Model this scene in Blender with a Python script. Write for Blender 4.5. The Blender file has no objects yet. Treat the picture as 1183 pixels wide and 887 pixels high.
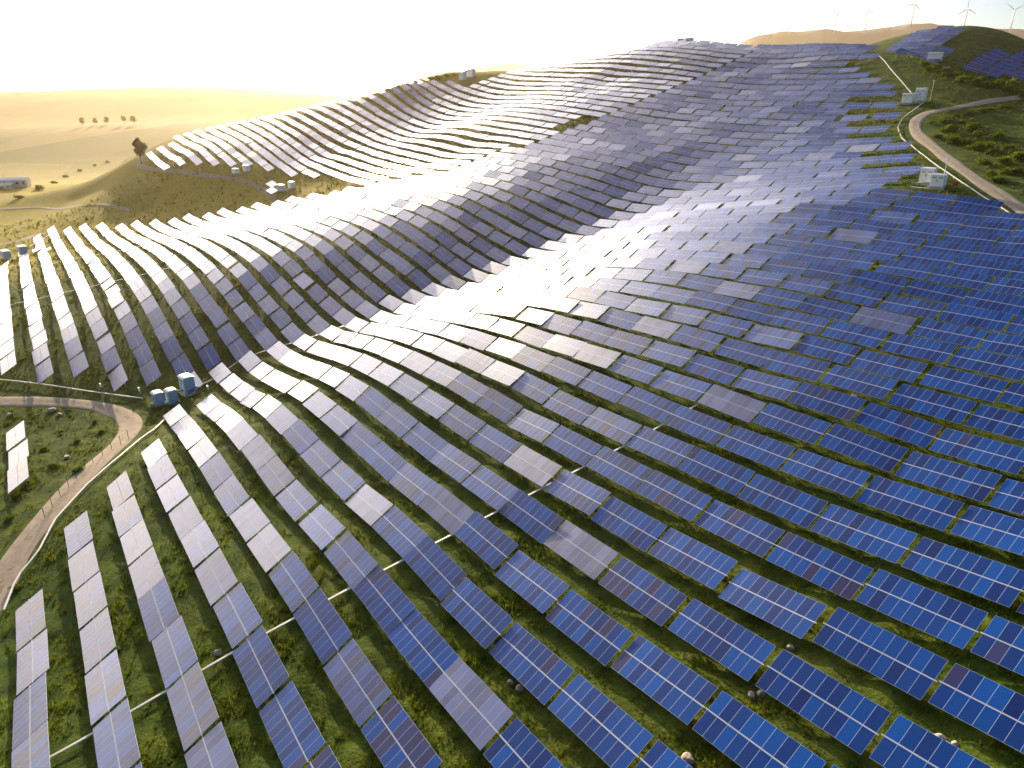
import bpy, bmesh, math, random, numpy as np
from mathutils import Vector, Matrix
rnd = random.Random(7); nrs = np.random.RandomState(11)
scene = bpy.context.scene
COL = scene.collection
R = math.radians
# ------------------------------------------------------------------ survey
# The place is laid out on a local survey grid: E = metres east along the panel
# rows, N = metres north across them; heights are relative to the drone.
AL = 0.6117652574566925; FOC = 789.343299679568; PITCH = 0.399998306327172
N0 = -10.9276; ROWP = 6.7748; TL = 9.1; TW = 3.96; TILT = R(30.3); ZUP = 70.0
EX = np.array([math.sin(AL), -math.cos(AL), 0.0]); NX = np.array([math.cos(AL), math.sin(AL), 0.0]); UPV = np.array([0, 0, 1.0])
GDATA = """-842 -831 -820 -810 -800 -792 -784 -777 -772 -768 -767 -767 -770 -775 -782 -790 -799 -808 -818 -828 -838 -845 -848 -842 -830 -816 -801 -785 -768 -751 -733 -714 -695 -675 -656 -637 -618 -600 -581 -564 -547 -532 -519 -507 -496 -487 -479 -472 -466 -461 -457 -453 -450 -448 -446 -445 -825 -813 -802 -790 -780 -770 -761 -752 -746 -741 -738 -737 -739 -742 -748 -755 -762 -770 -778 -786 -793 -799 -801 -795 -786 -773 -760 -745 -730 -713 -696 -677 -658 -638 -619 -599 -580 -561 -543 -526 -510 -496 -483 -472 -462 -454 -447 -441 -436 -432 -428 -425 -423 -422 -420 -420 -810 -797 -785 -773 -761 -750 -739 -730 -721 -715 -710 -708 -708 -711 -716 -721 -727 -731 -736 -741 -745 -748 -748 -744 -737 -727 -716 -704 -690 -675 -659 -641 -622 -601 -581 -561 -541 -522 -504 -487 -472 -458 -447 -437 -428 -421 -415 -410 -406 -402 -400 -398 -396 -395 -395 -395 -796 -783 -770 -757 -744 -732 -720 -709 -699 -691 -685 -681 -680 -682 -686 -690 -693 -694 -694 -694 -694 -695 -695 -692 -688 -681 -673 -663 -652 -639 -623 -605 -586 -565 -544 -522 -502 -482 -464 -448 -434 -421 -411 -402 -395 -389 -384 -380 -376 -374 -372 -371 -370 -370 -370 -371 -784 -770 -757 -743 -730 -716 -704 -692 -681 -671 -662 -657 -655 -657 -660 -663 -663 -659 -654 -648 -644 -643 -642 -642 -640 -636 -631 -625 -616 -604 -590 -572 -552 -530 -507 -485 -463 -443 -425 -409 -396 -385 -376 -368 -362 -357 -353 -350 -348 -346 -345 -345 -345 -345 -346 -347 -774 -760 -746 -731 -718 -704 -690 -678 -666 -655 -645 -638 -635 -637 -641 -643 -639 -630 -617 -604 -595 -592 -593 -596 -597 -596 -594 -591 -584 -574 -559 -541 -520 -497 -472 -448 -425 -405 -387 -372 -359 -350 -342 -336 -331 -327 -324 -322 -321 -320 -319 -320 -320 -321 -323 -324 -765 -751 -737 -722 -708 -694 -680 -667 -655 -643 -633 -626 -622 -626 -631 -631 -624 -609 -586 -563 -547 -543 -548 -556 -562 -564 -564 -563 -558 -547 -532 -513 -491 -466 -440 -414 -389 -368 -350 -335 -324 -316 -310 -305 -301 -298 -296 -295 -294 -294 -295 -295 -297 -298 -300 -302 -759 -744 -730 -716 -701 -687 -674 -661 -648 -637 -628 -622 -620 -624 -629 -629 -620 -597 -562 -524 -500 -497 -508 -524 -537 -543 -545 -543 -536 -525 -509 -488 -465 -438 -410 -382 -355 -333 -315 -302 -292 -285 -280 -276 -274 -272 -270 -270 -270 -270 -271 -272 -274 -276 -278 -281 -754 -739 -725 -711 -697 -683 -670 -657 -646 -636 -628 -623 -623 -627 -633 -634 -625 -599 -548 -489 -455 -455 -475 -500 -520 -530 -532 -527 -518 -505 -488 -467 -442 -414 -384 -353 -325 -301 -283 -271 -263 -258 -254 -251 -249 -247 -246 -246 -246 -247 -248 -250 -252 -255 -258 -261 -750 -736 -722 -708 -695 -681 -668 -656 -646 -636 -630 -627 -627 -631 -637 -641 -636 -613 -553 -460 -415 -421 -449 -482 -509 -519 -518 -511 -501 -486 -469 -447 -422 -393 -362 -329 -298 -273 -256 -246 -240 -235 -231 -229 -227 -225 -224 -224 -225 -226 -227 -229 -232 -235 -238 -241 -748 -735 -721 -708 -694 -681 -669 -658 -647 -639 -632 -629 -629 -632 -637 -642 -641 -626 -577 -460 -403 -404 -429 -464 -495 -502 -499 -491 -479 -465 -449 -428 -404 -376 -344 -312 -279 -252 -237 -228 -222 -217 -213 -210 -207 -205 -204 -204 -204 -205 -207 -209 -212 -215 -219 -222 -748 -735 -721 -708 -696 -683 -671 -660 -650 -641 -634 -629 -627 -628 -630 -631 -627 -608 -558 -474 -415 -399 -412 -438 -461 -471 -469 -463 -452 -440 -426 -409 -387 -361 -332 -300 -270 -245 -228 -218 -210 -204 -199 -194 -191 -188 -186 -185 -185 -186 -188 -191 -194 -197 -201 -204 -749 -736 -723 -710 -698 -686 -675 -664 -654 -644 -636 -629 -623 -618 -615 -610 -600 -574 -527 -465 -414 -390 -390 -404 -420 -429 -430 -426 -417 -407 -398 -387 -369 -347 -321 -294 -267 -244 -226 -213 -203 -195 -188 -181 -176 -172 -169 -168 -168 -168 -170 -173 -176 -179 -183 -187 -750 -738 -726 -714 -702 -690 -679 -668 -658 -648 -638 -628 -618 -607 -596 -586 -569 -539 -495 -444 -399 -371 -362 -367 -377 -384 -385 -382 -373 -364 -362 -359 -347 -331 -311 -288 -265 -244 -227 -212 -200 -189 -179 -170 -163 -157 -153 -151 -151 -151 -153 -156 -159 -163 -167 -171 -753 -741 -729 -718 -706 -695 -684 -674 -663 -653 -642 -630 -616 -600 -582 -566 -543 -510 -466 -418 -375 -344 -329 -327 -332 -337 -338 -335 -326 -316 -310 -320 -320 -312 -298 -281 -262 -244 -227 -212 -198 -184 -171 -160 -150 -143 -137 -135 -134 -135 -137 -140 -143 -147 -151 -155 -756 -744 -733 -722 -711 -701 -690 -680 -669 -659 -647 -635 -619 -601 -581 -558 -528 -488 -441 -393 -349 -314 -294 -288 -288 -290 -291 -290 -282 -274 -273 -281 -288 -289 -281 -269 -255 -241 -226 -210 -195 -179 -164 -149 -137 -127 -121 -118 -118 -119 -121 -124 -128 -132 -136 -140 -759 -748 -737 -727 -716 -706 -696 -686 -676 -666 -655 -642 -628 -610 -588 -560 -522 -475 -424 -373 -327 -290 -266 -255 -249 -247 -246 -244 -240 -237 -240 -247 -255 -260 -259 -253 -244 -233 -221 -207 -191 -173 -154 -136 -122 -111 -104 -101 -101 -103 -106 -110 -113 -118 -122 -126 -763 -752 -742 -732 -722 -712 -702 -693 -683 -673 -663 -651 -638 -622 -600 -569 -526 -471 -413 -359 -314 -278 -252 -234 -221 -212 -205 -200 -198 -200 -205 -212 -220 -227 -231 -231 -228 -221 -212 -199 -183 -164 -142 -121 -104 -92 -86 -84 -85 -88 -91 -95 -100 -104 -108 -112 -766 -756 -746 -737 -727 -717 -708 -699 -689 -680 -670 -660 -648 -633 -613 -583 -535 -473 -408 -354 -310 -276 -250 -228 -209 -193 -177 -165 -162 -163 -167 -174 -183 -192 -200 -204 -205 -202 -196 -187 -172 -151 -126 -101 -82 -70 -66 -66 -69 -73 -78 -82 -86 -90 -94 -99 -770 -760 -751 -741 -732 -722 -713 -704 -695 -686 -676 -666 -655 -641 -622 -593 -544 -479 -414 -358 -314 -281 -256 -234 -211 -190 -168 -149 -138 -130 -129 -135 -145 -155 -165 -172 -175 -176 -173 -167 -155 -134 -105 -76 -55 -46 -45 -48 -53 -59 -64 -69 -73 -77 -81 -85 -774 -764 -755 -745 -736 -727 -718 -708 -699 -690 -680 -670 -659 -644 -623 -591 -544 -485 -423 -367 -321 -289 -267 -245 -221 -198 -176 -154 -128 -106 -97 -99 -106 -116 -127 -135 -140 -140 -138 -135 -129 -109 -77 -45 -25 -21 -25 -32 -39 -46 -52 -57 -61 -64 -68 -71 -777 -768 -759 -749 -740 -730 -721 -712 -702 -692 -682 -672 -659 -643 -620 -587 -543 -490 -433 -378 -329 -295 -274 -254 -231 -209 -188 -160 -127 -95 -77 -69 -69 -76 -86 -94 -98 -94 -87 -83 -85 -70 -39 -13 1 0 -8 -17 -27 -35 -41 -45 -48 -51 -54 -57 -780 -771 -762 -753 -743 -733 -724 -714 -704 -693 -683 -671 -657 -639 -616 -584 -543 -495 -443 -391 -341 -302 -277 -258 -239 -219 -196 -169 -135 -99 -71 -50 -39 -38 -43 -50 -52 -42 -20 -4 3 5 14 23 24 18 7 -5 -16 -24 -30 -33 -35 -37 -40 -43 -783 -774 -765 -755 -746 -736 -725 -715 -704 -693 -682 -669 -654 -636 -612 -582 -545 -500 -451 -402 -351 -308 -281 -263 -248 -230 -209 -184 -149 -111 -76 -46 -21 -7 -2 -3 -4 13 55 78 89 81 68 58 48 36 22 8 -5 -14 -17 -18 -20 -22 -24 -27 -785 -777 -767 -758 -748 -737 -726 -715 -704 -692 -680 -666 -651 -633 -611 -583 -549 -507 -459 -406 -353 -311 -289 -275 -260 -243 -224 -199 -165 -126 -89 -54 -19 13 34 40 46 81 127 134 132 122 105 87 69 52 37 22 7 -1 -2 -1 -2 -4 -7 -11 -787 -779 -769 -759 -749 -738 -727 -715 -702 -690 -677 -663 -649 -632 -611 -587 -557 -518 -469 -413 -357 -318 -299 -286 -271 -256 -239 -214 -180 -142 -105 -70 -28 17 54 65 75 109 142 149 147 141 127 107 86 68 53 40 26 18 20 20 18 15 12 7 -789 -780 -771 -761 -750 -739 -727 -714 -701 -687 -674 -661 -647 -632 -613 -592 -569 -534 -485 -427 -372 -334 -314 -300 -286 -271 -255 -230 -196 -158 -123 -90 -48 -2 36 52 63 93 124 141 150 151 140 122 102 85 74 67 56 49 47 43 39 36 32 26 -790 -781 -772 -762 -751 -739 -726 -713 -699 -685 -671 -658 -647 -636 -618 -599 -585 -556 -505 -446 -390 -351 -331 -318 -302 -288 -274 -249 -213 -174 -141 -111 -74 -34 -2 19 38 68 100 126 146 156 148 135 121 108 103 100 91 81 75 68 63 59 54 46 -790 -781 -772 -762 -751 -739 -726 -712 -698 -684 -670 -657 -648 -642 -628 -611 -599 -572 -523 -467 -411 -369 -346 -332 -318 -305 -292 -270 -232 -190 -160 -134 -101 -67 -39 -15 13 44 77 107 134 150 150 146 145 140 136 132 122 113 105 97 91 85 76 67 -790 -781 -772 -762 -751 -738 -725 -711 -697 -683 -669 -658 -649 -643 -631 -618 -602 -576 -534 -484 -432 -390 -365 -349 -336 -324 -310 -288 -250 -211 -181 -154 -125 -96 -68 -41 -11 22 56 88 118 141 151 160 170 170 165 160 151 144 136 126 117 108 97 86 -788 -780 -771 -761 -750 -737 -723 -709 -695 -682 -669 -658 -649 -640 -629 -617 -600 -576 -541 -498 -454 -416 -387 -367 -354 -343 -330 -305 -263 -229 -202 -173 -146 -118 -90 -61 -29 5 39 73 107 137 157 173 185 189 188 186 181 174 165 153 142 129 117 104 -786 -778 -768 -758 -747 -734 -721 -707 -693 -680 -668 -657 -647 -636 -625 -611 -596 -577 -548 -512 -474 -439 -409 -386 -370 -358 -345 -320 -275 -242 -217 -191 -164 -137 -107 -76 -44 -9 26 62 99 134 160 181 196 205 210 212 208 200 189 177 164 150 135 121 -784 -775 -765 -754 -743 -730 -717 -703 -690 -677 -665 -654 -643 -632 -621 -607 -595 -580 -555 -524 -491 -459 -430 -406 -386 -370 -351 -323 -284 -255 -232 -206 -178 -150 -119 -88 -55 -20 16 53 92 130 162 187 206 220 230 234 230 222 210 197 184 169 153 137 -780 -771 -761 -750 -738 -726 -713 -699 -686 -673 -661 -650 -639 -628 -617 -606 -594 -580 -559 -533 -504 -475 -448 -423 -401 -380 -356 -327 -294 -267 -242 -216 -187 -157 -125 -93 -61 -26 12 50 89 128 162 191 214 232 244 250 248 241 229 215 201 185 168 149 -776 -766 -756 -745 -733 -721 -707 -694 -681 -668 -656 -644 -634 -623 -613 -602 -591 -577 -560 -538 -513 -488 -462 -436 -412 -388 -362 -333 -303 -274 -246 -218 -188 -158 -125 -94 -63 -27 10 47 86 125 161 193 220 241 256 263 264 259 248 233 216 197 176 155 -772 -762 -751 -740 -728 -715 -702 -688 -675 -662 -650 -638 -627 -617 -607 -597 -586 -573 -557 -538 -518 -496 -471 -446 -421 -395 -368 -340 -310 -279 -247 -215 -183 -153 -122 -92 -61 -26 10 45 80 120 159 194 224 248 265 275 278 274 263 247 227 202 176 151 -767 -757 -746 -735 -722 -709 -696 -682 -669 -656 -643 -631 -620 -610 -600 -590 -579 -567 -553 -537 -519 -499 -475 -451 -426 -400 -373 -345 -315 -283 -249 -211 -177 -147 -118 -88 -57 -24 10 44 77 117 158 194 226 252 272 285 290 286 274 254 229 199 169 140 -762 -752 -741 -729 -717 -704 -690 -676 -662 -648 -635 -623 -612 -602 -592 -582 -572 -560 -547 -532 -515 -496 -475 -452 -428 -403 -377 -350 -320 -288 -253 -212 -174 -143 -114 -85 -55 -24 10 43 76 115 155 193 226 254 276 290 297 293 277 253 223 190 157 126 -758 -747 -736 -724 -712 -698 -684 -670 -656 -641 -627 -615 -603 -593 -583 -573 -563 -552 -539 -525 -509 -491 -471 -450 -427 -403 -378 -352 -324 -293 -257 -215 -177 -144 -114 -85 -56 -25 6 36 67 107 149 188 222 252 275 290 296 291 272 244 211 175 141 110 -753 -742 -731 -719 -707 -693 -679 -664 -649 -634 -620 -606 -595 -585 -575 -565 -554 -543 -530 -517 -501 -484 -466 -445 -424 -402 -378 -353 -326 -297 -264 -224 -183 -148 -117 -88 -59 -30 -1 27 53 94 140 181 216 246 270 285 290 282 261 231 195 158 122 92 -748 -738 -727 -715 -702 -689 -674 -659 -644 -628 -613 -599 -587 -577 -566 -556 -545 -534 -521 -508 -493 -477 -459 -440 -419 -398 -375 -351 -326 -299 -268 -230 -188 -153 -121 -92 -63 -35 -7 20 49 88 131 171 207 237 261 276 280 271 247 214 177 138 103 74 -743 -733 -722 -711 -698 -685 -671 -655 -640 -624 -608 -594 -581 -570 -559 -548 -537 -525 -512 -499 -484 -468 -451 -433 -413 -392 -371 -348 -323 -296 -265 -228 -191 -158 -127 -98 -69 -41 -13 15 47 83 122 161 196 226 250 264 267 255 228 194 158 121 87 61 -738 -728 -718 -707 -694 -681 -667 -652 -636 -620 -605 -590 -577 -564 -553 -541 -529 -517 -504 -490 -476 -460 -443 -425 -406 -386 -365 -342 -318 -291 -261 -228 -195 -164 -134 -105 -76 -48 -19 10 42 76 112 149 184 214 237 250 251 236 209 175 141 108 77 51 -734 -724 -714 -703 -691 -678 -665 -650 -634 -618 -602 -587 -573 -560 -548 -535 -523 -510 -496 -482 -468 -452 -436 -418 -400 -380 -359 -337 -313 -287 -259 -229 -199 -169 -141 -112 -84 -55 -26 4 35 67 102 137 171 202 225 238 237 220 192 159 127 97 68 43 -729 -719 -709 -699 -688 -676 -662 -647 -632 -616 -600 -585 -571 -557 -544 -531 -518 -504 -490 -476 -461 -446 -430 -412 -394 -375 -354 -332 -309 -284 -258 -230 -203 -175 -148 -121 -92 -63 -33 -3 27 58 90 125 159 191 216 228 226 209 180 146 113 84 58 34 -724 -714 -705 -694 -684 -672 -660 -645 -630 -614 -599 -584 -569 -556 -542 -528 -515 -501 -486 -472 -457 -442 -425 -408 -390 -371 -350 -329 -307 -283 -258 -232 -207 -182 -156 -130 -101 -71 -40 -11 19 49 80 113 148 182 209 222 219 200 170 135 100 69 46 26 -718 -709 -700 -690 -679 -668 -656 -642 -627 -612 -597 -583 -569 -555 -542 -528 -514 -500 -485 -470 -455 -440 -424 -407 -389 -369 -349 -328 -307 -284 -260 -236 -212 -188 -165 -140 -111 -79 -49 -19 11 43 76 104 138 176 206 220 213 190 159 125 89 59 38 20 -713 -704 -694 -685 -675 -664 -652 -639 -625 -611 -597 -583 -570 -557 -544 -531 -517 -502 -486 -471 -456 -442 -425 -409 -391 -371 -350 -330 -310 -289 -263 -240 -218 -195 -172 -149 -121 -87 -58 -29 3 36 70 99 133 173 205 220 207 177 146 116 86 58 35 17 -707 -698 -689 -680 -670 -659 -648 -636 -623 -611 -598 -585 -573 -562 -550 -537 -523 -508 -492 -476 -462 -449 -429 -414 -399 -376 -356 -335 -316 -297 -271 -246 -224 -202 -179 -155 -128 -93 -65 -34 -4 29 64 98 134 174 204 214 196 163 135 111 86 60 36 16 -701 -693 -684 -675 -665 -655 -645 -634 -623 -611 -600 -589 -579 -569 -559 -548 -534 -520 -506 -491 -476 -460 -442 -424 -409 -390 -369 -346 -325 -305 -278 -255 -231 -210 -186 -158 -129 -99 -69 -36 -7 25 61 98 138 175 201 204 184 153 126 106 85 58 35 14 -696 -687 -678 -670 -661 -651 -642 -633 -623 -613 -603 -594 -586 -580 -572 -562 -550 -539 -524 -511 -496 -478 -458 -441 -425 -407 -383 -359 -336 -314 -287 -261 -238 -215 -189 -159 -129 -100 -71 -38 -9 23 58 97 139 176 197 193 169 138 111 89 70 49 28 10 -690 -682 -673 -665 -656 -648 -640 -632 -624 -617 -609 -603 -598 -594 -588 -580 -566 -553 -539 -529 -513 -492 -473 -461 -444 -423 -399 -374 -348 -325 -299 -272 -247 -221 -193 -163 -133 -101 -71 -39 -10 22 56 94 138 175 188 175 147 114 84 63 47 32 17 3 -684 -676 -668 -660 -652 -645 -638 -631 -626 -621 -617 -614 -612 -609 -605 -597 -580 -567 -553 -541 -528 -508 -493 -479 -461 -438 -415 -388 -360 -337 -312 -284 -258 -229 -198 -167 -136 -103 -70 -40 -10 22 56 96 139 168 170 149 115 79 51 33 22 12 3 -6 -679 -671 -663 -656 -648 -642 -636 -631 -627 -625 -624 -624 -625 -624 -623 -621 -595 -582 -566 -553 -542 -528 -512 -492 -476 -451 -426 -400 -372 -342 -318 -287 -257 -229 -199 -167 -136 -104 -72 -42 -11 23 59 100 139 154 142 113 74 37 13 3 -2 -5 -9 -14 -674 -666 -659 -651 -644 -638 -633 -629 -627 -627 -628 -630 -632 -633 -633 -623 -597 -581 -565 -552 -536 -522 -508 -487 -466 -441 -421 -396 -370 -342 -315 -283 -254 -226 -196 -165 -134 -104 -74 -43 -11 24 62 98 124 125 103 68 28 -5 -20 -22 -20 -18 -18 -20 -669 -661 -654 -647 -641 -635 -630 -627 -626 -627 -629 -632 -633 -633 -629 -613 -588 -567 -547 -535 -519 -506 -490 -470 -449 -426 -405 -382 -356 -331 -305 -277 -250 -221 -191 -160 -131 -103 -73 -43 -12 24 61 89 99 87 58 20 -17 -39 -42 -36 -29 -25 -23 -23 -664 -657 -650 -643 -637 -632 -627 -625 -624 -626 -628 -629 -628 -623 -614 -595 -570 -547 -529 -516 -501 -485 -468 -449 -428 -407 -383 -362 -338 -316 -291 -266 -241 -213 -184 -154 -129 -99 -67 -40 -12 21 53 73 69 47 15 -22 -52 -59 -49 -38 -30 -25 -23 -23 -660 -653 -646 -640 -634 -629 -625 -622 -622 -625 -627 -626 -620 -609 -594 -573 -550 -529 -513 -499 -482 -464 -447 -429 -407 -386 -364 -344 -321 -300 -277 -253 -229 -202 -176 -148 -121 -89 -62 -39 -15 14 40 50 38 11 -19 -48 -69 -61 -42 -29 -23 -20 -20 -21 -656 -649 -643 -637 -632 -627 -624 -622 -621 -626 -628 -624 -615 -598 -578 -555 -535 -517 -501 -486 -466 -445 -429 -411 -389 -369 -348 -328 -304 -284 -262 -239 -218 -193 -167 -137 -112 -87 -65 -46 -25 0 23 26 9 -14 -38 -56 -62 -48 -25 -17 -15 -15 -16 -18 -652 -645 -639 -634 -630 -626 -624 -624 -626 -630 -631 -625 -610 -591 -570 -548 -527 -508 -492 -476 -455 -433 -415 -395 -374 -354 -333 -310 -286 -267 -246 -226 -205 -180 -154 -131 -112 -94 -75 -57 -40 -20 5 3 -15 -35 -48 -56 -53 -39 -22 -13 -11 -11 -13 -16 -648 -642 -636 -631 -628 -625 -624 -626 -630 -635 -636 -627 -605 -584 -566 -545 -523 -503 -484 -466 -448 -423 -406 -383 -362 -341 -320 -295 -270 -254 -231 -212 -189 -167 -149 -133 -119 -104 -86 -68 -51 -33 -18 -18 -31 -44 -52 -53 -48 -36 -23 -15 -11 -11 -12 -14 -644 -638 -633 -628 -625 -623 -623 -625 -630 -635 -637 -626 -595 -574 -562 -543 -521 -501 -479 -457 -440 -418 -397 -375 -353 -331 -310 -287 -265 -242 -218 -199 -180 -166 -153 -140 -126 -112 -94 -75 -58 -43 -33 -32 -39 -47 -52 -51 -45 -36 -26 -18 -14 -12 -13 -14 -640 -634 -629 -625 -621 -619 -619 -621 -624 -628 -628 -615 -586 -564 -551 -536 -517 -498 -479 -452 -431 -410 -390 -368 -347 -326 -306 -284 -263 -240 -216 -198 -183 -174 -162 -148 -132 -116 -98 -80 -63 -50 -42 -41 -44 -49 -51 -49 -44 -36 -28 -22 -17 -15 -15 -15 -636 -630 -625 -620 -617 -614 -613 -612 -613 -615 -613 -600 -578 -556 -539 -524 -510 -493 -473 -449 -425 -404 -385 -362 -341 -318 -303 -282 -263 -240 -219 -202 -190 -180 -169 -153 -136 -119 -101 -82 -66 -54 -47 -46 -48 -50 -51 -49 -44 -38 -31 -26 -21 -19 -17 -17 -631 -626 -620 -616 -612 -608 -605 -603 -601 -601 -597 -586 -568 -549 -533 -518 -503 -487 -466 -443 -421 -401 -378 -359 -339 -315 -300 -280 -260 -242 -223 -206 -193 -182 -170 -155 -139 -121 -103 -85 -68 -57 -51 -51 -52 -53 -52 -50 -46 -41 -35 -30 -25 -22 -21 -20 -627 -621 -616 -611 -606 -602 -598 -594 -591 -588 -583 -574 -560 -547 -532 -515 -499 -481 -459 -436 -413 -392 -374 -354 -335 -314 -296 -276 -255 -239 -223 -208 -195 -182 -170 -156 -140 -123 -106 -89 -74 -62 -58 -58 -58 -58 -56 -53 -49 -44 -39 -34 -30 -26 -24 -23 -622 -616 -611 -605 -600 -595 -591 -586 -582 -578 -571 -563 -551 -538 -523 -508 -491 -473 -452 -429 -407 -386 -368 -349 -330 -310 -291 -272 -253 -237 -221 -207 -194 -181 -169 -156 -141 -126 -111 -97 -84 -74 -70 -69 -67 -65 -62 -58 -53 -48 -43 -38 -34 -30 -28 -26 -617 -611 -606 -600 -595 -589 -584 -579 -574 -568 -561 -552 -541 -527 -512 -496 -479 -462 -443 -421 -403 -383 -361 -342 -324 -305 -287 -269 -251 -235 -220 -205 -192 -180 -168 -156 -143 -130 -118 -106 -96 -89 -85 -81 -77 -73 -68 -64 -58 -53 -48 -43 -38 -34 -31 -29 -612 -606 -600 -595 -589 -583 -578 -572 -566 -559 -551 -542 -530 -516 -500 -483 -464 -446 -429 -410 -393 -374 -354 -335 -317 -300 -282 -265 -248 -232 -217 -203 -190 -179 -168 -157 -145 -134 -124 -115 -108 -103 -99 -93 -87 -81 -75 -69 -64 -58 -52 -47 -42 -38 -35 -32 -607 -601 -595 -589 -583 -577 -571 -565 -558 -551 -542 -532 -520 -505 -489 -471 -451 -432 -413 -395 -377 -359 -342 -325 -309 -293 -276 -260 -245 -229 -215 -201 -189 -178 -167 -157 -148 -138 -130 -122 -116 -112 -107 -101 -95 -88 -81 -75 -68 -62 -56 -51 -46 -42 -38 -35 -602 -595 -589 -583 -577 -571 -564 -557 -550 -542 -533 -522 -510 -495 -478 -460 -440 -419 -398 -378 -359 -342 -327 -313 -300 -284 -269 -254 -240 -226 -212 -199 -188 -177 -167 -158 -149 -141 -134 -128 -123 -118 -113 -107 -100 -93 -86 -79 -73 -66 -60 -55 -49 -45 -41 -37 -596 -590 -583 -577 -571 -564 -557 -550 -542 -533 -524 -513 -500 -485 -468 -450 -430 -407 -384 -362 -341 -325 -312 -299 -287 -273 -260 -246 -233 -220 -208 -196 -186 -176 -167 -158 -151 -144 -137 -132 -127 -122 -116 -111 -104 -97 -90 -83 -76 -70 -64 -58 -52 -47 -43 -39 -590 -584 -577 -571 -564 -557 -550 -542 -534 -525 -515 -503 -490 -475 -458 -440 -419 -396 -372 -349 -328 -311 -297 -285 -273 -261 -249 -237 -226 -214 -203 -193 -183 -174 -166 -158 -151 -145 -139 -134 -129 -124 -119 -113 -107 -100 -93 -86 -79 -72 -66 -60 -55 -50 -45 -41 -584 -578 -571 -564 -557 -550 -542 -534 -526 -516 -505 -494 -480 -465 -448 -429 -408 -385 -361 -337 -316 -298 -284 -271 -260 -249 -238 -228 -218 -208 -198 -189 -180 -172 -164 -157 -151 -145 -140 -135 -130 -125 -120 -114 -108 -101 -95 -88 -81 -74 -68 -62 -57 -52 -47 -43 -578 -571 -564 -557 -550 -543 -535 -526 -517 -507 -496 -484 -470 -455 -438 -418 -397 -374 -350 -327 -306 -287 -271 -258 -247 -238 -228 -219 -210 -201 -192 -184 -176 -169 -162 -156 -150 -144 -139 -135 -130 -125 -120 -114 -108 -102 -95 -89 -82 -76 -70 -64 -58 -53 -48 -44 -571 -565 -557 -550 -543 -535 -527 -518 -509 -498 -487 -475 -461 -445 -427 -408 -387 -364 -340 -317 -296 -276 -260 -247 -236 -227 -219 -210 -202 -194 -187 -179 -172 -166 -159 -154 -148 -143 -138 -134 -129 -124 -119 -114 -108 -102 -95 -89 -83 -76 -70 -64 -59 -54 -49 -44 -565 -558 -550 -543 -535 -527 -519 -510 -500 -489 -478 -465 -451 -435 -418 -398 -377 -354 -331 -309 -287 -267 -251 -238 -228 -219 -210 -203 -195 -188 -181 -174 -168 -162 -156 -151 -146 -141 -136 -132 -127 -123 -118 -112 -107 -101 -95 -89 -82 -76 -70 -65 -59 -54 -49 -44 -558 -550 -543 -535 -527 -519 -510 -501 -491 -480 -469 -456 -442 -426 -409 -389 -368 -346 -324 -301 -280 -261 -245 -231 -221 -212 -204 -196 -189 -182 -176 -170 -164 -158 -153 -148 -143 -138 -134 -130 -125 -120 -116 -110 -105 -99 -94 -88 -82 -76 -70 -64 -59 -54 -49 -44 -550 -543 -536 -528 -519 -511 -502 -492 -482 -471 -459 -446 -432 -417 -400 -380 -360 -338 -316 -295 -275 -256 -240 -227 -216 -206 -198 -191 -184 -177 -171 -165 -160 -154 -149 -145 -140 -136 -131 -127 -122 -118 -113 -108 -103 -97 -92 -86 -80 -75 -69 -64 -58 -53 -48 -44 -543 -536 -528 -520 -511 -503 -493 -483 -473 -462 -450 -437 -423 -407 -390 -372 -351 -331 -310 -290 -270 -253 -237 -223 -212 -202 -194 -186 -179 -173 -167 -161 -156 -151 -146 -141 -137 -132 -128 -124 -119 -115 -110 -105 -100 -95 -90 -84 -79 -73 -68 -62 -57 -52 -47 -43 -536 -528 -520 -512 -503 -494 -485 -475 -464 -453 -440 -427 -413 -398 -381 -363 -344 -324 -304 -285 -266 -249 -234 -221 -209 -199 -190 -182 -175 -169 -163 -157 -152 -147 -142 -138 -133 -129 -125 -121 -116 -112 -107 -103 -98 -92 -87 -82 -77 -71 -66 -61 -56 -51 -46 -41"""
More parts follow.
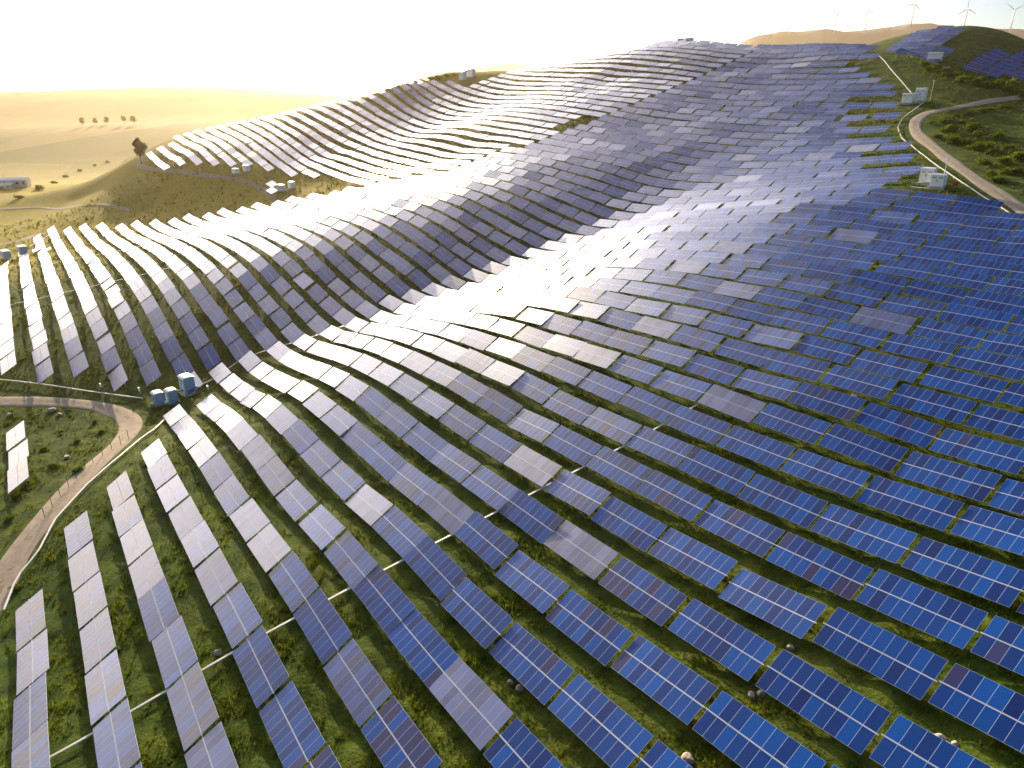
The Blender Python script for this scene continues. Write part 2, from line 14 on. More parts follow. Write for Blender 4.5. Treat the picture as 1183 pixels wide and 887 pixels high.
ANCH = {6: [-168.8, -119.2, -109.6, -34.8], 7: [-195.2, -186.3, -175.7, -167.4, -109.0, -99.6, -53.3, -24.8], 8: [-204.3, -195.2, -184.7, -175.0, -166.3, -156.7, -62.3, -43.9, -14.4], 9: [-223.5, -212.9, -203.6, -194.8, -184.8, -175.2, -165.4, -156.3, -146.7, -137.7, -33.6, -13.9], 10: [-222.6, -213.4, -203.9, -194.4, -183.8, -174.3, -155.7, -146.7, -42.6, -33.1], 11: [-221.7, -212.5, -203.1, -193.5, -183.5, -173.5, -164.6, -155.9, -145.3, -89.1, -80.0, -70.2, -32.5, -23.1], 12: [-230.0, -220.5, -211.8, -202.3, -193.8, -183.6, -173.7, -164.3, -154.6, -145.4, -108.0, -98.4, -89.1, -79.5, -22.2], 13: [-221.0, -211.7, -202.4, -193.0, -183.2, -173.7, -163.9, -154.6, -117.0, -107.7, -97.9, -88.6, -79.5, -21.7], 14: [-221.3, -211.3, -201.3, -192.1, -182.2, -172.7, -163.3, -116.7, -106.5, -97.6, -88.3, -30.9], 15: [-220.9, -210.7, -201.2, -191.5, -182.4, -172.4, -163.4, -106.4, -97.4, -87.9, -78.7, -69.0, -59.2, -49.9, -40.1, -30.3], 16: [-219.9, -210.6, -200.9, -191.1, -181.9, -172.4, -163.8, -115.5, -106.1, -96.8, -87.4, -78.0, -68.4, -58.9, -49.4, -39.6, -29.7], 17: [-219.0, -209.2, -200.3, -191.2, -181.4, -172.0, -162.5, -125.0, -115.4, -105.9, -96.4, -77.6, -67.9, -58.6, -48.9, -39.1], 18: [-219.8, -209.7, -200.1, -190.5, -171.5, -162.2, -134.5, -125.1, -115.0, -105.4, -57.9, -48.2, -38.1], 19: [-218.4, -208.5, -199.3, -171.0, -162.2, -133.2, -124.1, -114.7, -105.4, -57.2, -47.3, -37.7], 20: [-218.0, -208.8, -199.3, -190.0, -180.3, -170.7, -161.2, -133.7, -123.7, -114.4, -104.9, -95.5, -85.6, -76.1, -66.4, -56.9, -47.0], 21: [-217.7, -207.9, -198.3, -189.2, -180.0, -170.6, -160.8, -142.5, -133.8, -123.8, -114.2, -104.3, -94.9, -85.0, -66.5, -56.0, -46.5], 22: [-217.2, -207.2, -198.2, -188.9, -179.5, -170.0, -160.6, -141.9, -132.5, -122.9, -113.6, -103.7, -94.5, -84.6, -74.8, -65.3, -55.6], 23: [-207.4, -197.8, -188.0, -179.0, -169.7, -160.2, -151.4, -142.3, -132.6, -122.2, -112.8, -103.2, -94.3, -74.4, -64.9, -55.1], 24: [-207.3, -197.2, -188.2, -178.8, -159.6, -122.3, -113.0, -103.2, -93.3, -73.8, -64.2, -54.3], 25: [-215.8, -206.4, -197.0, -187.6, -159.2, -141.3, -131.1, -121.8, -112.1, -102.7, -83.4, -73.6, -63.7, -54.3], 26: [-216.7, -206.6, -197.3, -187.6, -178.2, -168.4, -159.0, -140.4, -131.0, -121.2, -112.0, -102.4, -82.6, -72.6], 27: [-225.6, -215.8, -205.6, -195.9, -187.0, -177.6, -168.1, -158.5, -149.2, -139.6, -130.7, -121.0, -111.4, -82.2, -72.2, -62.5], 28: [-225.6, -215.6, -205.8, -196.2, -186.7, -177.5, -167.7, -157.8, -148.5, -139.2, -129.8, -120.6, -91.8], 29: [-205.8, -196.0, -186.0, -176.3, -167.2, -157.7, -148.7, -138.5, -129.2, -119.6, -91.6], 30: [-205.4, -195.7, -185.8, -176.5, -166.7, -147.7, -138.3, -129.2, -119.7, -110.0, -100.2, -90.2], 31: [-204.4, -195.7, -185.7, -176.1, -166.2, -157.1, -148.1, -138.3, -128.7, -119.3, -109.7], 32: [-213.7, -204.5, -194.7, -185.2, -127.9, -118.4, -108.7, -99.4], 33: [-213.2, -194.3, -136.9, -127.3, -118.0], 34: [-212.9, -203.5, -193.9, -136.3, -127.0, -117.4, -107.4], 35: [-221.0, -211.9, -202.9, -145.4, -135.9, -126.3, -116.9], 36: [-221.7, -212.1, -145.0, -135.3], 37: [-230.9, -221.4, -211.9, -201.9, -192.9, -154.5, -144.8, -135.4, -125.5], 38: [-240.3, -230.5, -220.8, -211.5, -201.9, -192.0, -182.0, -153.4, -144.0], 39: [-248.4, -239.6, -230.6, -211.1, -201.2, -191.2, -181.8, -162.6, -152.9, -130.0], 40: [-211.4, -200.9, -190.8], 41: [-229.0, -210.2, -200.4, -190.4, -138.4], 42: [-238.1, -228.6, -219.1, -209.3, -199.6], 43: [-237.9, -228.5, -219.3, -209.1, -146.9], 44: [-247.0, -237.3, -227.7, -218.7, -209.2, -151.9], 45: [-246.5, -237.3, -227.4, -217.7, -209.3, -161.4], 46: [-246.3, -236.8, -227.1, -217.8, -170.0], 47: [-245.7, -236.1, -226.0, -179.2], 48: [-235.7, -226.6, -188.6], 5: [-82.5, -62.3, -34.9], 4: [-167.6, -44.8], 3: [-168.3, -53.6], 2: [-81.9, -63.1], 1: [-189.0, -63.9], 0: [-76.6]}
ROADS = {'left': [(-200, -38), (-181, -20), (-176.0, -13.5), (-170.9, -4.2), (-164.4, 4.2), (-156.8, 8.7), (-150.3, 9.0), (-140.8, 5.5), (-134.2, 1.2), (-125.7, -4.2), (-116.9, -9.0), (-109.5, -12.7), (-100, -15), (-90, -24), (-70, -40)], 'right': [(-44, 160), (-59.6, 176.7), (-69.5, 186.2), (-85.0, 202.6), (-99.0, 219.6), (-111.1, 233.4), (-119.8, 244.8), (-125.0, 255.2), (-125.7, 263.0), (-122.0, 269.8), (-118.2, 279.5), (-115.1, 287.9), (-108, 297), (-106, 310)], 'valley': [(-348.1, 102.5), (-367.2, 103.0), (-382.2, 101.0), (-395.1, 95.8), (-410.4, 86.2), (-441.0, 74.6), (-486.3, 65.8), (-496, 64), (-505, 70)], 'low': [(-560, -30), (-533.2, -11.5), (-520.1, 8.5), (-477.9, 26.7), (-441.8, 40.9), (-425, 48)], 'box': [(-411, -25), (-408.4, -12.7), (-409.7, -3.9), (-420.3, 2.7), (-420.5, 10.3)]}
HILL2 = [[(-244.5, 442.5), (-238.2, 457.9), (-233.3, 471.6), (-222.7, 474.9), (-208.1, 463.9), (-210.4, 447.9), (-205.6, 441.9), (-167.6, 325.4)], [(-185.6, 418.8), (-193.6, 445.0), (-177.6, 465.4), (-164.8, 500.0), (-146.1, 449.1), (-160.5, 428.8)]]
TRAYS = [([(-63.6, -16), (-63.4, 0), (-63, 33), (-62.4, 50), (-60.6, 66), (-60, 76)], 'long straight pale cable tray passing under the front solar rows'), ([(-249, -14), (-246.5, 0), (-245.5, 10), (-243.5, 27), (-243, 40)], 'straight pale cable tray crossing the bright left rows'), ([(-310, 0), (-308, 12), (-306, 30), (-304.6, 42)], 'faint cable tray crossing the far end of the left rows'), ([(-162.5, 18), (-163, 27), (-167.8, 34), (-166, 56), (-166, 66)], 'cable tray running up the dark gully beside the white glare'), ([(-187.0, -13.2), (-178.1, -3.6), (-169.1, 5.6), (-162.5, 12.5)], 'pale pipe along the upper side of the left dirt track'), ([(-147.1, 14.3), (-142.8, 12.0), (-139.6, 9.2), (-132.8, 4.7), (-128.5, 1.4), (-124.4, -1.7), (-115.9, -6.8), (-108.3, -9.4), (-103.8, -12.3), (-97.4, -13.9)], 'pale kinked pipe between the left dirt track and the front rows'), ([(-182.4, 326.7), (-141.1, 282.6)], 'straight white pipe running down the grassy ridge to the white hut'), ([(-132.7, 273.8), (-128.9, 254.0), (-125.2, 244.9), (-117.4, 233.1), (-113.3, 228.3)], 'white kinked pipe between the hut and the track bend'), ([(-112.0, 227.3), (-104.1, 217.9), (-89.3, 200.3), (-78.6, 189.3), (-69.7, 180.6), (-63.9, 175.8), (-59.6, 171.6), (-55.2, 166.1), (-46, 157)], 'white pipe beside the right track passing the white cabinets'), ([(-185.5, 315.5), (-180.3, 322.1)], 'short pale pipe at the top corner of the blue field'), ([(-416.7, 9.3), (-395.8, 2.8), (-387.0, -1.0)], 'short pale pipe beside the path above the left rows')]
CABS = [(-158.6, 15.2, 0.2, 2.1, 1.9, 2.5, 'left pale blue cabinet of the pair at the left track bend', 'b', 0, 'cabinets beside the dirt tracks'), (-157.9, 17.9, 0.2, 2.1, 1.9, 2.7, 'right pale blue cabinet of the pair at the left track bend', 'b', 0, 'cabinets beside the dirt tracks'), (-160.4, 21.8, 0.2, 3.0, 2.4, 2.9, 'pale blue cabinet raised on legs above the track bend pair', 'b', 1.1, 'cabinets beside the dirt tracks'), (-360.5, -10.2, 0.2, 5.5, 2.6, 2.9, 'wide pale blue cabinet at the far left picture edge', 'b', 0.4, 'cabinets beside the dirt tracks'), (-357.3, -4.0, 0.2, 4.0, 2.6, 3.4, 'pale blue cabinet on legs beside the small stray panel at far left', 'b', 0.8, 'cabinets beside the dirt tracks'), (-85.2, 186.0, 0.15, 3.0, 2.4, 3.2, 'larger white cabinet of the pair by the right track', 'w', 0.2, 'cabinets beside the dirt tracks'), (-81.6, 184.2, 0.15, 3.0, 2.4, 2.7, 'smaller white cabinet of the pair by the right track', 'w', 0, 'cabinets beside the dirt tracks'), (-138.2, 273.5, 0.2, 3.4, 2.6, 3.0, 'lower white cabinet where the ridge pipe meets the track', 'w', 0.2, 'cabinets beside the dirt tracks'), (-134.9, 275.6, 0.2, 3.4, 2.6, 4.0, 'taller white cabinet where the ridge pipe meets the track', 'w', 0.4, 'cabinets beside the dirt tracks'), (-207.2, 426.6, 0.2, 4, 3, 3.6, 'left white cabinet on the second hill below its blue field', 'w', 0, 'cabinets beside the dirt tracks'), (-204.4, 427.4, 0.2, 4, 3, 3.6, 'right white cabinet on the second hill below its blue field', 'w', 0, 'cabinets beside the dirt tracks'), (-400, 98.6, 0.2, 4, 2.6, 2.2, 'left pale cabinet at the lower end of the far golden rows', 'w', 0, 'cabinets beside the dirt tracks'), (-398.5, 104, 0.2, 4, 2.6, 2.8, 'right pale cabinet at the lower end of the far golden rows', 'w', 0, 'cabinets beside the dirt tracks'), (-355.5, 108.5, 0.2, 4, 2.8, 2.8, 'low pale cabinet by the valley path end', 'w', 0, 'cabinets beside the dirt tracks'), (-354.5, 113.5, 0.2, 3.2, 2.6, 2.9, 'tall pale cabinet by the valley path end', 'w', 0, 'cabinets beside the dirt tracks'), (-427, 259.5, 0.2, 4.5, 3, 4.5, 'left white cabinet on the golden skyline notch', 'w', 0, 'cabinets beside the dirt tracks'), (-427, 266, 0.2, 5.5, 3, 4.5, 'right white cabinet on the golden skyline notch', 'w', 0, 'cabinets beside the dirt tracks'), (-318, 348, 0.2, 4.0, 2.6, 2.3, 'left white cabinet in the grass notch at the summit', 'w', 0, 'cabinets beside the dirt tracks'), (-312, 348.5, 0.2, 4.0, 2.6, 2.5, 'right white cabinet in the grass notch at the summit', 'w', 0, 'cabinets beside the dirt tracks')]
INVERTERS = [(-171.5, 5.5, 'small white inverter box below the third left row end'), (-165.5, 12.5, 'small white inverter box below the fourth left row end'), (-157.5, 25.5, 'small white inverter box right of the raised blue cabinet')]
POLES = [(-132.5, 278, 6.5, 'slim white pole beside the taller hut cabinet'), (-83, 189.5, 5.2, 'slim white pole behind the white cabinet pair'), (-333, 357, 7, 'left pole standing on the summit skyline'), (-327, 358, 7, 'right pole standing on the summit skyline')]
FPOSTS = [(-144.4, 10.7), (-142.1, 7.0), (-139.8, 5.4), (-138.9, 3.7), (-136.9, 2.0), (-134.7, 0.2), (-132.8, -1.2), (-129.3, -2.8), (-126.7, -4.2), (-124.1, -5.6), (-121.2, -6.9), (-118.2, -8.1)]
TREES = [(-494, 66.5, 16, 5.2, 3, 'lone round dark tree at the far tip of the golden rows', None, 'tree', 'broadleaf_tree', 5200, 0.34), (-1490, 120, 15, 6.75, 20, 'hazy small tree in the row on the golden plain', 'row of hazy trees on the golden plain', 'tree', 'broadleaf_tree', 900, 0.6), (-1500, 142, 12, 5.4, 21, 'hazy small tree in the row on the golden plain', 'row of hazy trees on the golden plain', 'tree', 'broadleaf_tree', 900, 0.6), (-1505, 160, 13, 5.8500000000000005, 22, 'hazy small tree in the row on the golden plain', 'row of hazy trees on the golden plain', 'tree', 'broadleaf_tree', 900, 0.6), (-1490, 186, 16, 7.2, 23, 'hazy small tree in the row on the golden plain', 'row of hazy trees on the golden plain', 'tree', 'broadleaf_tree', 900, 0.6), (-1480, 200, 15, 6.75, 24, 'hazy small tree in the row on the golden plain', 'row of hazy trees on the golden plain', 'tree', 'broadleaf_tree', 900, 0.6)]
SHRUBS = [(-102.7, 236.9, 3.21, 'rounded bright green shrub on the grass right of the track', 'shrubs on the grass beyond the right track'), (-108.1, 244.2, 3.56, 'rounded bright green shrub on the grass right of the track', 'shrubs on the grass beyond the right track'), (-110.2, 243.1, 2.64, 'rounded bright green shrub on the grass right of the track', 'shrubs on the grass beyond the right track'), (-96.8, 232.2, 3.12, 'rounded bright green shrub on the grass right of the track', 'shrubs on the grass beyond the right track'), (-91.3, 228.1, 3.96, 'rounded bright green shrub on the grass right of the track', 'shrubs on the grass beyond the right track'), (-100.5, 229.9, 3.97, 'rounded bright green shrub on the grass right of the track', 'shrubs on the grass beyond the right track'), (-76.2, 197.8, 2.28, 'rounded bright green shrub on the grass right of the track', 'shrubs on the grass beyond the right track'), (-72.7, 194.2, 2.46, 'rounded bright green shrub on the grass right of the track', 'shrubs on the grass beyond the right track'), (-110.1, 255.6, 2.11, 'rounded bright green shrub on the grass right of the track', 'shrubs on the grass beyond the right track'), (-99.3, 241.9, 2.97, 'rounded bright green shrub on the grass right of the track', 'shrubs on the grass beyond the right track'), (-87.0, 223.5, 2.07, 'rounded bright green shrub on the grass right of the track', 'shrubs on the grass beyond the right track'), (-79.8, 214.7, 3.01, 'rounded bright green shrub on the grass right of the track', 'shrubs on the grass beyond the right track'), (-74.3, 206.3, 3.43, 'rounded bright green shrub on the grass right of the track', 'shrubs on the grass beyond the right track'), (-113.8, 252.2, 2.61, 'rounded bright green shrub on the grass right of the track', 'shrubs on the grass beyond the right track'), (-105.1, 248.8, 3.49, 'rounded bright green shrub on the grass right of the track', 'shrubs on the grass beyond the right track'), (-94.3, 242.5, 3.3, 'rounded bright green shrub on the grass right of the track', 'shrubs on the grass beyond the right track'), (-86.2, 232.0, 2.05, 'rounded bright green shrub on the grass right of the track', 'shrubs on the grass beyond the right track'), (-79.0, 221.6, 3.23, 'rounded bright green shrub on the grass right of the track', 'shrubs on the grass beyond the right track'), (-106.6, 234.7, 2.57, 'rounded bright green shrub on the grass right of the track', 'shrubs on the grass beyond the right track'), (-83.1, 211.5, 2.91, 'rounded bright green shrub on the grass right of the track', 'shrubs on the grass beyond the right track'), (-155.5, 315.5, 3.55, 'small dark shrub along the ridge before the second hill', 'shrubs along the ridge before the second hill'), (-150.5, 309.3, 2.85, 'small dark shrub along the ridge before the second hill', 'shrubs along the ridge before the second hill'), (-150.3, 311.9, 2.84, 'small dark shrub along the ridge before the second hill', 'shrubs along the ridge before the second hill'), (-150.7, 315.8, 3.25, 'small dark shrub along the ridge before the second hill', 'shrubs along the ridge before the second hill'), (-145.4, 308.6, 2.67, 'small dark shrub along the ridge before the second hill', 'shrubs along the ridge before the second hill'), (-142.0, 305.0, 2.66, 'small dark shrub along the ridge before the second hill', 'shrubs along the ridge before the second hill'), (-143.4, 310.9, 3.38, 'small dark shrub along the ridge before the second hill', 'shrubs along the ridge before the second hill'), (-142.4, 311.9, 2.4, 'small dark shrub along the ridge before the second hill', 'shrubs along the ridge before the second hill'), (-139.0, 308.1, 3.31, 'small dark shrub along the ridge before the second hill', 'shrubs along the ridge before the second hill'), (-133.8, 300.8, 3.03, 'small dark shrub along the ridge before the second hill', 'shrubs along the ridge before the second hill'), (-131.8, 299.6, 3.83, 'small dark shrub along the ridge before the second hill', 'shrubs along the ridge before the second hill'), (-131.9, 302.7, 3.92, 'small dark shrub along the ridge before the second hill', 'shrubs along the ridge before the second hill'), (-128.7, 299.2, 3.79, 'small dark shrub along the ridge before the second hill', 'shrubs along the ridge before the second hill'), (-127.3, 299.3, 3.79, 'small dark shrub along the ridge before the second hill', 'shrubs along the ridge before the second hill'), (-128.8, 305.5, 3.06, 'small dark shrub along the ridge before the second hill', 'shrubs along the ridge before the second hill'), (-174.5, 417.8, 3.74, 'small dark shrub along the ridge before the second hill', 'shrubs along the ridge before the second hill'), (-123.5, 300.1, 2.98, 'small dark shrub along the ridge before the second hill', 'shrubs along the ridge before the second hill'), (-122.5, 300.9, 3.52, 'small dark shrub along the ridge before the second hill', 'shrubs along the ridge before the second hill'), (-122.3, 303.6, 2.95, 'small dark shrub along the ridge before the second hill', 'shrubs along the ridge before the second hill'), (-122.1, 306.2, 3.22, 'small dark shrub along the ridge before the second hill', 'shrubs along the ridge before the second hill'), (-118.7, 301.5, 2.34, 'small dark shrub along the ridge before the second hill', 'shrubs along the ridge before the second hill'), (-116.6, 299.8, 2.76, 'small dark shrub along the ridge before the second hill', 'shrubs along the ridge before the second hill'), (-116.5, 302.7, 4.43, 'small dark shrub along the ridge before the second hill', 'shrubs along the ridge before the second hill'), (-114.6, 301.4, 2.73, 'small dark shrub along the ridge before the second hill', 'shrubs along the ridge before the second hill'), (-112.1, 298.6, 3.79, 'small dark shrub along the ridge before the second hill', 'shrubs along the ridge before the second hill'), (-109.1, 295.0, 3.7, 'small dark shrub along the ridge before the second hill', 'shrubs along the ridge before the second hill'), (-117.8, 250.5, 1.35, 'dark bush on the bank along the inside of the right track', 'bushes on the bank of the right track'), (-117.0, 254.1, 1.96, 'dark bush on the bank along the inside of the right track', 'bushes on the bank of the right track'), (-115.5, 256.5, 1.75, 'dark bush on the bank along the inside of the right track', 'bushes on the bank of the right track'), (-115.3, 261.7, 1.63, 'dark bush on the bank along the inside of the right track', 'bushes on the bank of the right track'), (-114.2, 265.0, 1.77, 'dark bush on the bank along the inside of the right track', 'bushes on the bank of the right track'), (-112.8, 267.9, 1.41, 'dark bush on the bank along the inside of the right track', 'bushes on the bank of the right track'), (-111.8, 271.6, 1.94, 'dark bush on the bank along the inside of the right track', 'bushes on the bank of the right track'), (-110.9, 275.5, 1.87, 'dark bush on the bank along the inside of the right track', 'bushes on the bank of the right track'), (-109.8, 279.0, 1.78, 'dark bush on the bank along the inside of the right track', 'bushes on the bank of the right track'), (-107.9, 280.7, 1.58, 'dark bush on the bank along the inside of the right track', 'bushes on the bank of the right track'), (-556.6, -0.4, 4.68, 'small bush on the edge of the golden knoll at left', 'bushes on the edge of the left knoll'), (-614.9, 12.8, 4.49, 'small bush on the edge of the golden knoll at left', 'bushes on the edge of the left knoll'), (-794.5, 29.3, 4.32, 'small bush on the edge of the golden knoll at left', 'bushes on the edge of the left knoll'), (-951.0, 47.2, 4.83, 'small bush on the edge of the golden knoll at left', 'bushes on the edge of the left knoll'), (-1013.5, 67.1, 4.27, 'small bush on the edge of the golden knoll at left', 'bushes on the edge of the left knoll'), (-1057.3, 88.4, 3.73, 'small bush on the edge of the golden knoll at left', 'bushes on the edge of the left knoll'), (-1083.2, 105.4, 4.11, 'small bush on the edge of the golden knoll at left', 'bushes on the edge of the left knoll'), (-444.6, 221.6, 2.55, 'small bush on the golden skyline left of the white cabinets', 'bushes on the golden skyline'), (-445.0, 227.6, 2.55, 'small bush on the golden skyline left of the white cabinets', 'bushes on the golden skyline'), (-447.3, 234.7, 3.51, 'small bush on the golden skyline left of the white cabinets', 'bushes on the golden skyline'), (-447.6, 240.7, 3.61, 'small bush on the golden skyline left of the white cabinets', 'bushes on the golden skyline'), (-447.3, 246.6, 3.95, 'small bush on the golden skyline left of the white cabinets', 'bushes on the golden skyline'), (-443.8, 250.8, 3.73, 'small bush on the golden skyline left of the white cabinets', 'bushes on the golden skyline'), (-441.0, 255.2, 3.18, 'small bush on the golden skyline left of the white cabinets', 'bushes on the golden skyline'), (-438.5, 259.9, 2.36, 'small bush on the golden skyline left of the white cabinets', 'bushes on the golden skyline'), (-437.1, 265.3, 3.08, 'small bush on the golden skyline left of the white cabinets', 'bushes on the golden skyline'), (-436.2, 271.0, 3.87, 'small bush on the golden skyline left of the white cabinets', 'bushes on the golden skyline'), (-128.8, -11.7, 1.35, 'low green bush in the rough grass around the left track', 'low bushes around the left track'), (-133.1, -10.3, 1.14, 'low green bush in the rough grass around the left track', 'low bushes around the left track'), (-147.5, -7.2, 1.12, 'low green bush in the rough grass around the left track', 'low bushes around the left track'), (-147.9, -1.4, 0.95, 'low green bush in the rough grass around the left track', 'low bushes around the left track'), (-149.6, 3.0, 0.92, 'low green bush in the rough grass around the left track', 'low bushes around the left track'), (-154.3, -3.9, 0.85, 'low green bush in the rough grass around the left track', 'low bushes around the left track'), (-137.8, -6.2, 1.42, 'low green bush in the rough grass around the left track', 'low bushes around the left track'), (-121.7, -12.7, 1.25, 'low green bush in the rough grass around the left track', 'low bushes around the left track'), (-155.9, 2.4, 0.9, 'low green bush in the rough grass around the left track', 'low bushes around the left track'), (-164.4, -7.8, 1.09, 'low green bush in the rough grass around the left track', 'low bushes around the left track'), (-164.1, -12.6, 0.83, 'low green bush in the rough grass around the left track', 'low bushes around the left track'), (-101.7, -12.4, 0.95, 'low green bush in the rough grass around the left track', 'low bushes around the left track'), (-132.3, -2.4, 1.31, 'low green bush in the rough grass around the left track', 'low bushes around the left track')]
ROCKS = [(-23.1, 33.1, 0.55, 'pale upright stone in the grass at the bottom edge'), (-23.6, 32.4, 0.4, 'low pale stone beside the upright one at the bottom edge'), (-38.5, 27.9, 0.4, 'pale stone in the dark gap left of the middle front rows'), (-39.7, 27.7, 0.35, 'smaller grey stone just above the pale stone'), (-43.6, 89.0, 0.7, 'pinkish stone beside a dark blue table right of centre'), (-23.5, 41.2, 0.35, 'pale stone by a table corner at lower right'), (-23.0, 41.8, 0.4, 'larger pale stone by a table corner at lower right'), (-24.3, 47.6, 0.35, 'pale stone in the gap between two front right rows'), (-11.9, 46.7, 0.35, 'leftmost pale stone of the heap at lower right'), (-11.5, 46.8, 0.45, 'largest pale stone of the heap at lower right'), (-11.0, 46.7, 0.35, 'third pale stone of the heap at lower right'), (-10.7, 47.1, 0.3, 'rightmost pale stone of the heap at lower right'), (-65.0, 6.6, 0.55, 'grey stone beside the cable tray in the front rows'), (-166.1, -4.6, 0.9, 'grey boulder in the rough grass inside the left track bend'), (-163.3, -3.5, 0.7, 'second grey boulder in the rough grass inside the left track bend'), (-168.0, -11.9, 0.7, 'pale boulder near the left picture edge below the track'), (-140.7, -3.7, 0.6, 'tan stone on the verge of the left dirt track')]
RIDGES = [([(0.2813, 5300, 276.8), (0.2957, 5300, 332.6), (0.3154, 5300, 366.2), (0.3352, 5300, 384.0), (0.3553, 5300, 376.2), (0.3746, 5300, 388.3), (0.3862, 5300, 389.0), (0.4088, 5300, 368.2), (0.4318, 5300, 379.0), (0.4588, 5300, 388.4), (0.4762, 5300, 401.5), (0.498, 5300, 399.2), (0.5113, 5300, 387.0), (0.5287, 5300, 374.1), (0.5451, 5300, 375.0), (0.562, 5300, 357.6), (0.5886, 5300, 342.6), (0.6254, 5300, 312.3), (0.6799, 5300, 215.6)], 900, -60), ([(-0.1745, 8000, 48.8), (-0.1399, 8000, 124.9), (-0.1051, 8000, 217.8), (-0.0592, 8000, 252.1), (-0.0362, 8000, 294.1), (-0.0017, 8000, 319.3), (0.0212, 8000, 294.3), (0.0671, 8000, 293.7), (0.1011, 8000, 334.2), (0.146, 8000, 365.1), (0.2137, 8000, 246.8), (0.281, 8000, 80.4)], 1300, -60), ([(-0.8585, 10500, -16.4), (-0.7435, 10500, 80.8), (-0.6029, 10500, 53.5), (-0.5546, 10500, 26.6), (-0.5021, 10500, 47.1), (-0.428, 10500, 28.4), (-0.3271, 10500, 61.5), (-0.2195, 10500, 41.5), (-0.1521, 10500, 19.8), (-0.0833, 10500, -25.1)], 1500, -100)]
TURBINES = [(0.3263, 5000, 353.8, 95.0, 50, 0.3, 'leftmost and faintest wind turbine on the hazy far ridge'), (0.3467, 5000, 360.8, 84.9, 50, 1.1, 'second from left wind turbine on the hazy far ridge'), (0.3697, 5000, 367.0, 93.4, 50, 0.7, 'third from left wind turbine on the hazy far ridge'), (0.3981, 5000, 353.6, 94.8, 50, 1.6, 'fourth from left wind turbine on the hazy far ridge'), (0.4317, 5000, 348.4, 107.1, 50, 0.2, 'fourth from right wind turbine on the hazy far ridge'), (0.4783, 5000, 369.5, 113.1, 60, 1.9, 'third from right wind turbine on the hazy far ridge'), (0.5316, 5000, 343.6, 99.7, 60, 0.06, 'second from right wind turbine on the hazy far ridge'), (0.576, 5000, 325.9, 99.3, 60, 1.0, 'rightmost wind turbine on the hazy far ridge')]
